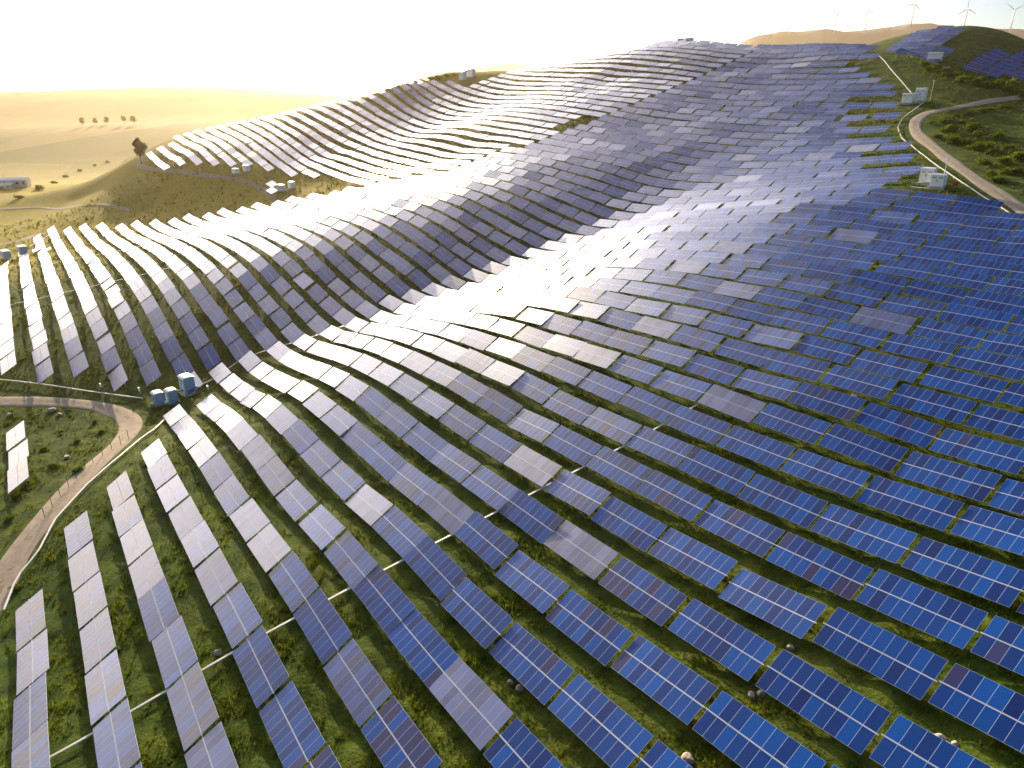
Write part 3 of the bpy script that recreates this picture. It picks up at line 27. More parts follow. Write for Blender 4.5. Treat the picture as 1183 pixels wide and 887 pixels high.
TONE_AT = {(8, -48): (0.5, 0.3), (5, -39): (0.34, 0.5), (13, -55): (0.5, 0.2), (9, -67): (0.5, 0.6), (7, -67): (0.42, 0.3), (4, -49): (0.25, 0.7), (16, -63): (0.2, 0.6), (11, -65): (0.16, 0.9), (15, -83): (0.4, 0.3), (5, -97): (0.42, 1), (5, -106): (0.55, 0.2), (6, -77): (0.45, 0.2), (10, -85): (0.1, 0.9), (4, -40): (0.02, 1.0), (8, -39): (0.03, 0.95), (10, -38): (0.02, 0.6), (15, -111): (0.3, 0.5), (11, -103): (0.2, 0.5), (10, -113): (0.3, 0.3), (15, -74): (0.16, 0.8), (4, -68): (0.0, 0.3), (1, -97): (0.5, 0.9), (2, -96): (0.5, 0.4), (3, -96): (0.45, 0.4), (4, -87): (0.42, 0.5), (4, -78): (0.5, 0.4), (3, -77): (0.4, 0.6), (5, -67): (0.2, 0.8), (4, -97): (0.0, 0.3), (6, -67): (0.02, 0.4), (7, -76): (0.08, 0.8), (2, -86): (0.3, 0.6), (1, -78): (0.14, 0.6), (5, -30): (0.0049998937187798916, 0.35188679245283017), (6, -49): (0.007062174513763418, 0.35188679245283017), (6, -39): (0.004929748113508343, 0.4084905660377358), (6, -30): (0.013876501222234031, 0.27264150943396226), (6, -20): (0.009555531937506644, 0.3292452830188679), (7, -58): (0.007448613030077585, 0.5216981132075471), (7, -48): (0.005147837177170794, 0.5783018867924528), (7, -39): (0.00785800828993517, 0.6122641509433961), (7, -29): (0.005388882984376661, 0.6688679245283018), (7, -20): (0.004617281326389627, 0.6801886792452829), (7, -10): (0.010611542140503773, 0.5896226415094339), (8, -76): (0.004797109150813051, 0.6235849056603773), (8, -67): (0.004862153257519397, 0.4311320754716981), (8, -58): (0.011366563928153895, 0.6122641509433961), (8, -29): (0.01503071527261133, 0.5896226415094339), (8, -19): (0.00547433308534382, 0.7028301886792453), (8, -9): (0.005652885535125943, 0.38584905660377355), (9, -85): (0.009223934530768413, 0.8160377358490566), (9, -76): (0.014330534594537146, 0.7707547169811321), (9, -57): (0.008143692209586566, 0.8386792452830188), (9, -48): (0.0066986927409926665, 0.25), (9, -38): (0.008591348708683177, 0.3292452830188679), (9, -28): (0.004001275374641301, 0.4424528301886792), (9, -18): (0.011173982357317463, 0.5783018867924528), (9, -9): (0.004020405994260814, 0.5330188679245282), (10, -94): (0.004031884366032522, 0.7820754716981132), (10, -76): (0.005305983632692104, 0.5443396226415094), (10, -66): (0.010249335742374324, 0.6575471698113207), (10, -57): (0.01575385269422893, 0.6122641509433961), (10, -47): (0.010796471463492403, 0.7481132075471698), (10, -28): (0.006040599426081411, 0.8160377358490566), (10, -19): (0.009555531937506644, 0.7707547169811321), (10, -9): (0.011959613136358805, 0.7367924528301887), (11, -94): (0.010249335742374324, 0.3292452830188679), (11, -85): (0.01575385269422893, 0.2839622641509434), (11, -75): (0.005745987883940908, 0.3971698113207547), (11, -56): (0.011366563928153895, 0.3179245283018868), (11, -46): (0.011759379317674568, 0.600943396226415), (11, -37): (0.004062493357423744, 0.5556603773584905), (11, -28): (0.010072058667233501, 0.34056603773584904), (11, -18): (0.0066986927409926665, 0.47641509433962265), (11, -9): (0.010611542140503773, 0.4311320754716981), (12, -84): (0.010429163566797746, 0.3632075471698113), (12, -74): (0.007062174513763418, 0.41981132075471694), (12, -65): (0.0040051014985652035, 0.600943396226415), (12, -55): (0.007448613030077585, 0.510377358490566), (12, -46): (0.006143904772026783, 0.5216981132075471), (12, -36): (0.004460410245509618, 0.5783018867924528), (12, -27): (0.0040816239770432566, 0.5896226415094339), (12, -17): (0.008290360293336168, 0.4990566037735849), (13, -74): (0.010796471463492403, 0.510377358490566), (13, -65): (0.00890254012116059, 0.5216981132075471), (13, -46): (0.009555531937506644, 0.5330188679245282), (13, -36): (0.011959613136358805, 0.4990566037735849), (13, -26): (0.01236773302157509, 0.7820754716981132), (13, -17): (0.0066986927409926665, 0.5669811320754716), (14, -64): (0.015269210330534595, 0.45377358490566033), (14, -55): (0.0046746731852481665, 0.4084905660377358), (14, -45): (0.004797109150813051, 0.691509433962264), (14, -35): (0.009061961951323201, 0.8047169811320755), (14, -26): (0.009223934530768413, 0.6122641509433961), (15, -54): (0.00843957912636837, 0.6575471698113207), (15, -45): (0.013214581783398873, 0.6122641509433961), (15, -35): (0.004862153257519397, 0.7254716981132076), (15, -25): (0.004011478371771708, 0.26132075471698113), (16, -44): (0.014330534594537146, 0.46509433962264146), (16, -34): (0.004045913487086832, 0.4311320754716981), (16, -25): (0.005305983632692104, 0.38584905660377355)}
SOLO = (-156.4, -130.4)
TABLE_LABELS = {'0:-154': 'glaring white solar table, upper of the lone three inside the left track bend', '0:-144': 'glaring white solar table, middle of the lone three inside the left track bend', '0:-135': 'silvery white solar table, lower of the lone three inside the left track bend', '0:-91': 'pale grey solar table, first from track end in first front row from left', '0:-81': 'pale grey solar table, second from track end in first front row from left', '0:-72': 'pale grey solar table, third from track end in first front row from left', '0:-62': 'pale grey solar table, fourth from track end in first front row from left', '1:-184': 'pale grey solar table, first up from the low end of the second left hill row', '1:-107': 'silvery white solar table, first from track end in second front row from left', '1:-97': 'silvery white solar table, second from track end in second front row from left', '1:-87': 'silvery white solar table, third from track end in second front row from left', '1:-78': 'pale grey solar table, fourth from track end in second front row from left', '1:-68': 'pale grey solar table, fifth from track end in second front row from left', '1:-59': 'pale lilac solar table, sixth from track end in second front row from left', '1:-49': 'blue solar table, seventh from track end in second front row from left', '2:-184': 'pale grey solar table, first up from the low end of the third left hill row', '2:-115': 'silvery white solar table, first from track end in third front row from left', '2:-105': 'silvery white solar table, second from track end in third front row from left', '2:-96': 'silvery white solar table, third from track end in third front row from left', '2:-86': 'silvery white solar table, fourth from track end in third front row from left', '2:-77': 'pale lilac solar table, fifth from track end in third front row from left', '2:-68': 'pale grey solar table, sixth from track end in third front row from left', '2:-58': 'pale grey solar table, seventh from track end in third front row from left', '2:-49': 'pale lilac solar table, eighth from track end in third front row from left', '3:-182': 'dull grey-violet solar table, second up from the low end of the fourth left hill row', '3:-173': 'pale grey solar table, first up from the low end of the fourth left hill row', '3:-125': 'glaring white solar table, first from track end in fourth front row from left', '3:-115': 'silvery white solar table, second from track end in fourth front row from left', '3:-106': 'silvery white solar table, third from track end in fourth front row from left', '3:-96': 'silvery white solar table, fourth from track end in fourth front row from left', '3:-87': 'silvery white solar table, fifth from track end in fourth front row from left', '3:-77': 'pale grey solar table, sixth from track end in fourth front row from left', '3:-68': 'pale lilac solar table, seventh from track end in fourth front row from left', '3:-58': 'greyish violet solar table, eighth from track end in fourth front row from left', '3:-49': 'soft violet-blue solar table, ninth from track end in fourth front row from left', '3:-39': 'blue solar table, tenth from track end in fourth front row from left', '4:-191': 'dull grey-violet solar table, third up from the low end of the fifth left hill row', '4:-182': 'greyish violet solar table, second up from the low end of the fifth left hill row', '4:-172': 'dull grey-violet solar table, first up from the low end of the fifth left hill row', '4:-145': 'glaring white solar table, first from track end in fifth front row from left', '4:-126': 'glaring white solar table, third from track end in fifth front row from left', '4:-116': 'glaring white solar table, fourth from track end in fifth front row from left', '4:-106': 'pale grey solar table, fifth from track end in fifth front row from left', '4:-97': 'pale grey solar table, sixth from track end in fifth front row from left', '4:-87': 'silvery white solar table, seventh from track end in fifth front row from left', '4:-78': 'silvery white solar table, eighth from track end in fifth front row from left', '4:-68': 'pale lilac solar table, ninth from track end in fifth front row from left', '4:-59': 'soft violet-blue solar table, tenth from track end in fifth front row from left', '4:-49': 'greyish violet solar table, eleventh from track end in fifth front row from left', '4:-40': 'greyish violet solar table, twelfth from track end in fifth front row from left', '5:-181': 'greyish violet solar table, third up from the low end of the sixth left hill row', '5:-172': 'greyish violet solar table, second up from the low end of the sixth left hill row', '5:-162': 'pale lilac solar table, first up from the low end of the sixth left hill row', '5:-125': 'glaring white solar table, third from track end in sixth front row from left', '5:-116': 'silvery white solar table, fourth from track end in sixth front row from left', '5:-106': 'pale grey solar table, fifth from track end in sixth front row from left', '5:-97': 'pale grey solar table, sixth from track end in sixth front row from left', '5:-87': 'pale grey solar table, seventh from track end in sixth front row from left', '5:-77': 'pale grey solar table, eighth from track end in sixth front row from left', '5:-67': 'pale lilac solar table, ninth from track end in sixth front row from left', '5:-58': 'soft violet-blue solar table, tenth from track end in sixth front row from left', '5:-49': 'cobalt blue solar table, eleventh from track end in sixth front row from left', '5:-39': 'pale lilac solar table, twelfth from track end in sixth front row from left', '5:-30': 'cobalt blue solar table, thirteenth from track end in sixth front row from left', '6:-183': 'dull grey-violet solar table, third up from the low end of the seventh left hill row', '6:-173': 'greyish violet solar table, second up from the low end of the seventh left hill row', '6:-124': 'glaring white solar table, fourth right of the gully in seventh front row from left', '6:-114': 'silvery white solar table, fifth right of the gully in seventh front row from left', '6:-105': 'pale grey solar table, sixth right of the gully in seventh front row from left', '6:-95': 'pale grey solar table, seventh right of the gully in seventh front row from left', '6:-86': 'pale grey solar table, eighth right of the gully in seventh front row from left', '6:-77': 'silvery white solar table, ninth right of the gully in seventh front row from left', '6:-67': 'pale lilac solar table, tenth right of the gully in seventh front row from left', '6:-58': 'soft violet-blue solar table, eleventh right of the gully in seventh front row from left', '6:-49': 'soft violet-blue solar table, twelfth right of the gully in seventh front row from left', '6:-39': 'soft violet-blue solar table, thirteenth right of the gully in seventh front row from left', '6:-30': 'cobalt blue solar table, fourteenth right of the gully in seventh front row from left', '6:-20': 'blue solar table, fifteenth right of the gully in seventh front row from left', '7:-180': 'greyish violet solar table, second up from the low end of the eighth left hill row', '7:-172': 'dull grey-violet solar table, first up from the low end of the eighth left hill row', '7:-123': 'glaring white solar table, fifth right of the gully in eighth front row from left', '7:-114': 'silvery white solar table, sixth right of the gully in eighth front row from left', '7:-104': 'pale grey solar table, seventh right of the gully in eighth front row from left', '7:-95': 'pale grey solar table, eighth right of the gully in eighth front row from left', '7:-86': 'pale lilac solar table, ninth right of the gully in eighth front row from left', '7:-76': 'pale grey solar table, tenth right of the gully in eighth front row from left', '7:-67': 'dull grey-violet solar table, eleventh right of the gully in eighth front row from left', '7:-58': 'soft violet-blue solar table, twelfth right of the gully in eighth front row from left', '7:-48': 'soft violet-blue solar table, thirteenth right of the gully in eighth front row from left', '7:-39': 'soft violet-blue solar table, fourteenth right of the gully in eighth front row from left', '7:-29': 'cobalt blue solar table, fifteenth right of the gully in eighth front row from left', '7:-20': 'cobalt blue solar table, sixteenth right of the gully in eighth front row from left', '7:-10': 'blue solar table, seventeenth right of the gully in eighth front row from left', '8:-180': 'greyish violet solar table, second up from the low end of the ninth left hill row', '8:-171': 'dull grey-violet solar table, first up from the low end of the ninth left hill row', '8:-123': 'glaring white solar table, fifth right of the gully in ninth front row from left', '8:-114': 'silvery white solar table, sixth right of the gully in ninth front row from left', '8:-105': 'pale lilac solar table, seventh right of the gully in ninth front row from left', '8:-95': 'pale grey solar table, eighth right of the gully in ninth front row from left', '8:-86': 'pale lilac solar table, ninth right of the gully in ninth front row from left', '8:-76': 'pale grey solar table, tenth right of the gully in ninth front row from left', '8:-67': 'pale lilac solar table, eleventh right of the gully in ninth front row from left', '8:-58': 'soft violet-blue solar table, twelfth right of the gully in ninth front row from left', '8:-48': 'pale grey solar table, thirteenth right of the gully in ninth front row from left', '8:-39': 'greyish violet solar table, fourteenth right of the gully in ninth front row from left', '8:-29': 'cobalt blue solar table, fifteenth right of the gully in ninth front row from left', '8:-19': 'cobalt blue solar table, sixteenth right of the gully in ninth front row from left', '8:-9': 'dark blue solar table, seventeenth right of the gully in ninth front row from left', '9:-170': 'pale grey solar table, first up from the low end of the tenth left hill row', '9:-133': 'glaring white solar table, fourth right of the gully in tenth front row from left', '9:-123': 'glaring white solar table, fifth right of the gully in tenth front row from left', '9:-114': 'silvery white solar table, sixth right of the gully in tenth front row from left', '9:-104': 'pale grey solar table, seventh right of the gully in tenth front row from left', '9:-95': 'pale grey solar table, eighth right of the gully in tenth front row from left', '9:-85': 'dull grey-violet solar table, ninth right of the gully in tenth front row from left', '9:-76': 'pale lilac solar table, tenth right of the gully in tenth front row from left', '9:-67': 'pale grey solar table, eleventh right of the gully in tenth front row from left', '9:-57': 'pale lilac solar table, twelfth right of the gully in tenth front row from left', '9:-48': 'soft violet-blue solar table, thirteenth right of the gully in tenth front row from left', '9:-38': 'bright blue solar table, fourteenth right of the gully in tenth front row from left', '9:-28': 'soft violet-blue solar table, fifteenth right of the gully in tenth front row from left', '9:-18': 'cobalt blue solar table, sixteenth right of the gully in tenth front row from left', '9:-9': 'cobalt blue solar table, seventeenth right of the gully in tenth front row from left', '10:-132': 'glaring white solar table, fourth right of the gully in eleventh front row from left', '10:-123': 'glaring white solar table, fifth right of the gully in eleventh front row from left', '10:-113': 'silvery white solar table, sixth right of the gully in eleventh front row from left', '10:-104': 'silvery white solar table, seventh right of the gully in eleventh front row from left', '10:-94': 'pale grey solar table, eighth right of the gully in eleventh front row from left', '10:-85': 'dull grey-violet solar table, ninth right of the gully in eleventh front row from left', '10:-76': 'pale grey solar table, tenth right of the gully in eleventh front row from left', '10:-66': 'greyish violet solar table, eleventh right of the gully in eleventh front row from left', '10:-57': 'greyish violet solar table, twelfth right of the gully in eleventh front row from left', '10:-47': 'soft violet-blue solar table, thirteenth right of the gully in eleventh front row from left', '10:-38': 'soft violet-blue solar table, fourteenth right of the gully in eleventh front row from left', '10:-28': 'cobalt blue solar table, fifteenth right of the gully in eleventh front row from left', '10:-19': 'cobalt blue solar table, sixteenth right of the gully in eleventh front row from left', '10:-9': 'dark blue solar table, seventeenth right of the gully in eleventh front row from left', '11:-131': 'glaring white solar table, fourth right of the gully in twelfth front row from left', '11:-122': 'glaring white solar table, fifth right of the gully in twelfth front row from left', '11:-112': 'glaring white solar table, sixth right of the gully in twelfth front row from left', '11:-103': 'silvery white solar table, seventh right of the gully in twelfth front row from left', '11:-94': 'silvery white solar table, eighth right of the gully in twelfth front row from left', '11:-85': 'pale grey solar table, ninth right of the gully in twelfth front row from left', '11:-75': 'pale grey solar table, tenth right of the gully in twelfth front row from left', '11:-65': 'pale lilac solar table, eleventh right of the gully in twelfth front row from left', '11:-56': 'greyish violet solar table, twelfth right of the gully in twelfth front row from left', '11:-46': 'soft violet-blue solar table, thirteenth right of the gully in twelfth front row from left', '11:-37': 'cobalt blue solar table, fourteenth right of the gully in twelfth front row from left', '11:-28': 'cobalt blue solar table, fifteenth right of the gully in twelfth front row from left', '11:-18': 'cobalt blue solar table, sixteenth right of the gully in twelfth front row from left', '11:-9': 'blue solar table, seventeenth right of the gully in twelfth front row from left', '12:-122': 'glaring white solar table, fifth right of the gully in thirteenth front row from left', '12:-113': 'silvery white solar table, sixth right of the gully in thirteenth front row from left', '12:-103': 'glaring white solar table, seventh right of the gully in thirteenth front row from left', '12:-94': 'silvery white solar table, eighth right of the gully in thirteenth front row from left', '12:-84': 'pale grey solar table, ninth right of the gully in thirteenth front row from left', '12:-74': 'pale lilac solar table, tenth right of the gully in thirteenth front row from left', '12:-65': 'greyish violet solar table, eleventh right of the gully in thirteenth front row from left', '12:-55': 'soft violet-blue solar table, twelfth right of the gully in thirteenth front row from left', '12:-46': 'cobalt blue solar table, thirteenth right of the gully in thirteenth front row from left', '12:-36': 'cobalt blue solar table, fourteenth right of the gully in thirteenth front row from left', '12:-27': 'cobalt blue solar table, fifteenth right of the gully in thirteenth front row from left', '12:-17': 'cobalt blue solar table, sixteenth right of the gully in thirteenth front row from left', '13:-122': 'glaring white solar table, fifth right of the gully in fourteenth front row from left', '13:-112': 'glaring white solar table, sixth right of the gully in fourteenth front row from left', '13:-102': 'silvery white solar table, seventh right of the gully in fourteenth front row from left', '13:-93': 'glaring white solar table, eighth right of the gully in fourteenth front row from left', '13:-84': 'silvery white solar table, ninth right of the gully in fourteenth front row from left', '13:-74': 'pale lilac solar table, tenth right of the gully in fourteenth front row from left', '13:-65': 'pale lilac solar table, eleventh right of the gully in fourteenth front row from left', '13:-55': 'dull grey-violet solar table, twelfth right of the gully in fourteenth front row from left', '13:-46': 'soft violet-blue solar table, thirteenth right of the gully in fourteenth front row from left', '13:-36': 'dark blue solar table, fourteenth right of the gully in fourteenth front row from left', '13:-26': 'cobalt blue solar table, fifteenth right of the gully in fourteenth front row from left', '13:-17': 'dark blue solar table, sixteenth right of the gully in fourteenth front row from left', '14:-121': 'glaring white solar table, fifth right of the gully in fifteenth front row from left', '14:-111': 'glaring white solar table, sixth right of the gully in fifteenth front row from left', '14:-102': 'silvery white solar table, seventh right of the gully in fifteenth front row from left', '14:-93': 'pale grey solar table, eighth right of the gully in fifteenth front row from left', '14:-83': 'pale grey solar table, ninth right of the gully in fifteenth front row from left', '14:-74': 'pale lilac solar table, tenth right of the gully in fifteenth front row from left', '14:-64': 'greyish violet solar table, eleventh right of the gully in fifteenth front row from left', '14:-55': 'soft violet-blue solar table, twelfth right of the gully in fifteenth front row from left', '14:-45': 'soft violet-blue solar table, thirteenth right of the gully in fifteenth front row from left', '14:-35': 'dark blue solar table, fourteenth right of the gully in fifteenth front row from left', '14:-26': 'cobalt blue solar table, fifteenth right of the gully in fifteenth front row from left', '15:-120': 'glaring white solar table, fifth right of the gully in sixteenth front row from left', '15:-111': 'glaring white solar table, sixth right of the gully in sixteenth front row from left', '15:-102': 'glaring white solar table, seventh right of the gully in sixteenth front row from left', '15:-92': 'pale grey solar table, eighth right of the gully in sixteenth front row from left', '15:-83': 'pale grey solar table, ninth right of the gully in sixteenth front row from left', '15:-74': 'pale lilac solar table, tenth right of the gully in sixteenth front row from left', '15:-64': 'soft violet-blue solar table, eleventh right of the gully in sixteenth front row from left', '15:-54': 'soft violet-blue solar table, twelfth right of the gully in sixteenth front row from left', '15:-45': 'cobalt blue solar table, thirteenth right of the gully in sixteenth front row from left', '15:-35': 'dark blue solar table, fourteenth right of the gully in sixteenth front row from left', '15:-25': 'dark blue solar table, fifteenth right of the gully in sixteenth front row from left', '16:-120': 'glaring white solar table, fifth right of the gully in seventeenth front row from left', '16:-111': 'silvery white solar table, sixth right of the gully in seventeenth front row from left', '16:-101': 'pale grey solar table, seventh right of the gully in seventeenth front row from left', '16:-92': 'pale grey solar table, eighth right of the gully in seventeenth front row from left', '16:-83': 'pale grey solar table, ninth right of the gully in seventeenth front row from left', '16:-73': 'soft violet-blue solar table, tenth right of the gully in seventeenth front row from left', '16:-63': 'pale lilac solar table, eleventh right of the gully in seventeenth front row from left', '16:-54': 'cobalt blue solar table, twelfth right of the gully in seventeenth front row from left', '16:-44': 'soft violet-blue solar table, thirteenth right of the gully in seventeenth front row from left', '16:-34': 'dark blue solar table, fourteenth right of the gully in seventeenth front row from left', '16:-25': 'dark blue solar table, fifteenth right of the gully in seventeenth front row from left', '17:-120': 'glaring white solar table, fifth right of the gully in eighteenth front row from left', '17:-110': 'silvery white solar table, sixth right of the gully in eighteenth front row from left', '17:-101': 'pale grey solar table, seventh right of the gully in eighteenth front row from left', '17:-92': 'pale lilac solar table, eighth right of the gully in eighteenth front row from left', '17:-82': 'greyish violet solar table, ninth right of the gully in eighteenth front row from left', '17:-72': 'soft violet-blue solar table, tenth right of the gully in eighteenth front row from left', '17:-63': 'soft violet-blue solar table, eleventh right of the gully in eighteenth front row from left', '17:-53': 'soft violet-blue solar table, twelfth right of the gully in eighteenth front row from left', '17:-44': 'cobalt blue solar table, thirteenth right of the gully in eighteenth front row from left', '17:-34': 'dark blue solar table, fourteenth right of the gully in eighteenth front row from left', '18:-120': 'glaring white solar table, fifth right of the gully in nineteenth front row from left', '18:-110': 'silvery white solar table, sixth right of the gully in nineteenth front row from left', '18:-100': 'pale grey solar table, seventh right of the gully in nineteenth front row from left', '18:-91': 'pale lilac solar table, eighth right of the gully in nineteenth front row from left', '18:-81': 'pale grey solar table, ninth right of the gully in nineteenth front row from left', '18:-72': 'soft violet-blue solar table, tenth right of the gully in nineteenth front row from left', '18:-62': 'soft violet-blue solar table, eleventh right of the gully in nineteenth front row from left', '18:-53': 'greyish violet solar table, twelfth right of the gully in nineteenth front row from left', '18:-43': 'cobalt blue solar table, thirteenth right of the gully in nineteenth front row from left', '18:-33': 'dark blue solar table, fourteenth right of the gully in nineteenth front row from left', '19:-110': 'silvery white solar table, sixth right of the gully in twentieth front row from left', '19:-100': 'silvery white solar table, seventh right of the gully in twentieth front row from left', '19:-91': 'pale lilac solar table, eighth right of the gully in twentieth front row from left', '19:-81': 'pale lilac solar table, ninth right of the gully in twentieth front row from left', '19:-71': 'soft violet-blue solar table, tenth right of the gully in twentieth front row from left', '19:-62': 'cobalt blue solar table, eleventh right of the gully in twentieth front row from left', '19:-52': 'soft violet-blue solar table, twelfth right of the gully in twentieth front row from left', '19:-42': 'dark blue solar table, thirteenth right of the gully in twentieth front row from left', '19:-33': 'blue solar table, fourteenth right of the gully in twentieth front row from left', '20:-119': 'glaring white solar table, fifth right of the gully in twenty-first front row from left', '20:-109': 'silvery white solar table, sixth right of the gully in twenty-first front row from left', '20:-100': 'pale lilac solar table, seventh right of the gully in twenty-first front row from left', '20:-90': 'pale lilac solar table, eighth right of the gully in twenty-first front row from left', '20:-81': 'greyish violet solar table, ninth right of the gully in twenty-first front row from left', '20:-71': 'soft violet-blue solar table, tenth right of the gully in twenty-first front row from left', '20:-61': 'dark blue solar table, eleventh right of the gully in twenty-first front row from left', '20:-52': 'soft violet-blue solar table, twelfth right of the gully in twenty-first front row from left', '20:-42': 'dark blue solar table, thirteenth right of the gully in twenty-first front row from left', '21:-109': 'silvery white solar table, sixth right of the gully in twenty-second front row from left', '21:-99': 'pale grey solar table, seventh right of the gully in twenty-second front row from left', '21:-90': 'pale lilac solar table, eighth right of the gully in twenty-second front row from left', '21:-80': 'soft violet-blue solar table, ninth right of the gully in twenty-second front row from left', '21:-71': 'soft violet-blue solar table, tenth right of the gully in twenty-second front row from left', '21:-61': 'cobalt blue solar table, eleventh right of the gully in twenty-second front row from left', '21:-51': 'dark blue solar table, twelfth right of the gully in twenty-second front row from left', '21:-42': 'soft violet-blue solar table, thirteenth right of the gully in twenty-second front row from left', '22:-118': 'pale grey solar table, fifth right of the gully in twenty-third front row from left', '22:-108': 'pale lilac solar table, sixth right of the gully in twenty-third front row from left', '22:-99': 'pale lilac solar table, seventh right of the gully in twenty-third front row from left', '22:-89': 'greyish violet solar table, eighth right of the gully in twenty-third front row from left', '22:-79': 'soft violet-blue solar table, ninth right of the gully in twenty-third front row from left', '22:-70': 'soft violet-blue solar table, tenth right of the gully in twenty-third front row from left', '22:-60': 'cobalt blue solar table, eleventh right of the gully in twenty-third front row from left', '22:-51': 'dark blue solar table, twelfth right of the gully in twenty-third front row from left', '22:-41': 'blue solar table, thirteenth right of the gully in twenty-third front row from left', '23:-108': 'pale lilac solar table, sixth right of the gully in twenty-fourth front row from left', '23:-99': 'pale lilac solar table, seventh right of the gully in twenty-fourth front row from left', '23:-89': 'soft violet-blue solar table, eighth right of the gully in twenty-fourth front row from left', '23:-79': 'greyish violet solar table, ninth right of the gully in twenty-fourth front row from left', '23:-69': 'cobalt blue solar table, tenth right of the gully in twenty-fourth front row from left', '23:-60': 'cobalt blue solar table, eleventh right of the gully in twenty-fourth front row from left', '23:-50': 'cobalt blue solar table, twelfth right of the gully in twenty-fourth front row from left', '24:-108': 'pale lilac solar table, sixth right of the gully in twenty-fifth front row from left', '24:-98': 'pale lilac solar table, seventh right of the gully in twenty-fifth front row from left', '24:-88': 'soft violet-blue solar table, eighth right of the gully in twenty-fifth front row from left', '24:-78': 'soft violet-blue solar table, ninth right of the gully in twenty-fifth front row from left', '24:-69': 'soft violet-blue solar table, tenth right of the gully in twenty-fifth front row from left', '24:-59': 'soft violet-blue solar table, eleventh right of the gully in twenty-fifth front row from left', '24:-49': 'soft violet-blue solar table, twelfth right of the gully in twenty-fifth front row from left', '25:-107': 'pale grey solar table, sixth right of the gully in twenty-sixth front row from left', '25:-98': 'greyish violet solar table, seventh right of the gully in twenty-sixth front row from left', '25:-88': 'soft violet-blue solar table, eighth right of the gully in twenty-sixth front row from left', '25:-78': 'soft violet-blue solar table, ninth right of the gully in twenty-sixth front row from left', '25:-68': 'soft violet-blue solar table, tenth right of the gully in twenty-sixth front row from left', '25:-59': 'soft violet-blue solar table, eleventh right of the gully in twenty-sixth front row from left', '25:-49': 'blue solar table, twelfth right of the gully in twenty-sixth front row from left', '26:-107': 'pale lilac solar table, sixth right of the gully in twenty-seventh front row from left', '26:-97': 'pale lilac solar table, seventh right of the gully in twenty-seventh front row from left', '26:-87': 'soft violet-blue solar table, eighth right of the gully in twenty-seventh front row from left', '26:-77': 'soft violet-blue solar table, ninth right of the gully in twenty-seventh front row from left', '26:-68': 'soft violet-blue solar table, tenth right of the gully in twenty-seventh front row from left', '26:-58': 'cobalt blue solar table, eleventh right of the gully in twenty-seventh front row from left', '27:-106': 'pale lilac solar table, sixth right of the gully in twenty-eighth front row from left', '27:-96': 'pale lilac solar table, seventh right of the gully in twenty-eighth front row from left', '27:-87': 'greyish violet solar table, eighth right of the gully in twenty-eighth front row from left', '27:-77': 'soft violet-blue solar table, ninth right of the gully in twenty-eighth front row from left', '27:-67': 'soft violet-blue solar table, tenth right of the gully in twenty-eighth front row from left', '28:-96': 'soft violet-blue solar table, eighth right of the gully in twenty-ninth front row from left', '29:-105': 'pale lilac solar table, seventh right of the gully in thirtieth front row from left', '29:-96': 'pale lilac solar table, eighth right of the gully in thirtieth front row from left', '30:-105': 'soft violet-blue solar table, seventh right of the gully in thirty-first front row from left', '30:-95': 'soft violet-blue solar table, eighth right of the gully in thirty-first front row from left'}
SUN_AZ = R(-17); SUN_EL = R(13.0); SUN_S = 5.0; SUN_C = (1.0, .80, .48)
SKY_S = .06; SKY_AIR = 1.0; SKY_DUST = .3; SKY_OZ = 4.0; EXPO = 1.15
AUREOLE = [(5.0, (1.0, .95, .93), 2.5), (12.0, (1.0, .91, .87), 70.0), (40.0, (1.0, .92, .86), 22.0)]
BAND_AZ = R(-38); BAND = (86.0, 4.2, (1.0, .84, .68))
HAZE_COL = (1.0, .80, .54); HAZE_D = .00004; HAZE_G = .62

GZ = np.array([int(v) for v in GDATA.split()], float).reshape(81, 56) / 10.0
def sstep(a,b,x):
    t=np.clip((x-a)/(b-a),0,1); return t*t*(3-2*t)
def core(E,N):
    u=np.clip((E+700)/10,1,78.999); v=np.clip((N+120)/10,1,53.999)
    i=u.astype(int); j=v.astype(int); a=u-i; b=v-j
    def cr(t): return (-.5*t+t*t-.5*t**3, 1-2.5*t*t+1.5*t**3, .5*t+2*t*t-1.5*t**3, -.5*t*t+.5*t**3)
    wa=cr(a); wb=cr(b); r=0
    for p in range(4):
        for q in range(4): r=r+wa[p]*wb[q]*GZ[i+p-1,j+q-1]
    return r
def ground(E,N):
    E=np.asarray(E,float); N=np.asarray(N,float)
    dx=np.maximum(np.maximum(-690-E,E-90),0); dy=np.maximum(np.maximum(-110-N,N-420),0)
    d=np.hypot(dx,dy)
    far=-38-75*sstep(-300,-1500,E)-30*sstep(400,1500,N)+8*np.sin(E/310+1)*np.cos(N/270)+14*np.sin(E/900)*np.sin(N/700+2)
    far=far+56*np.exp(-((E+1500)/420)**2)*(1+.22*np.sin(N/260+.5))
    far=far+126*np.exp(-((E+3000)/800)**2)*(1+.12*np.sin(N/420))
    w=sstep(0,260,d)
    z=core(E,N)*(1-w)+far*w
    m=sstep(345,440,N)
    z=z+m*46*np.exp(-((E+228)**2+(N-511)**2)/(2*58**2))
    return z

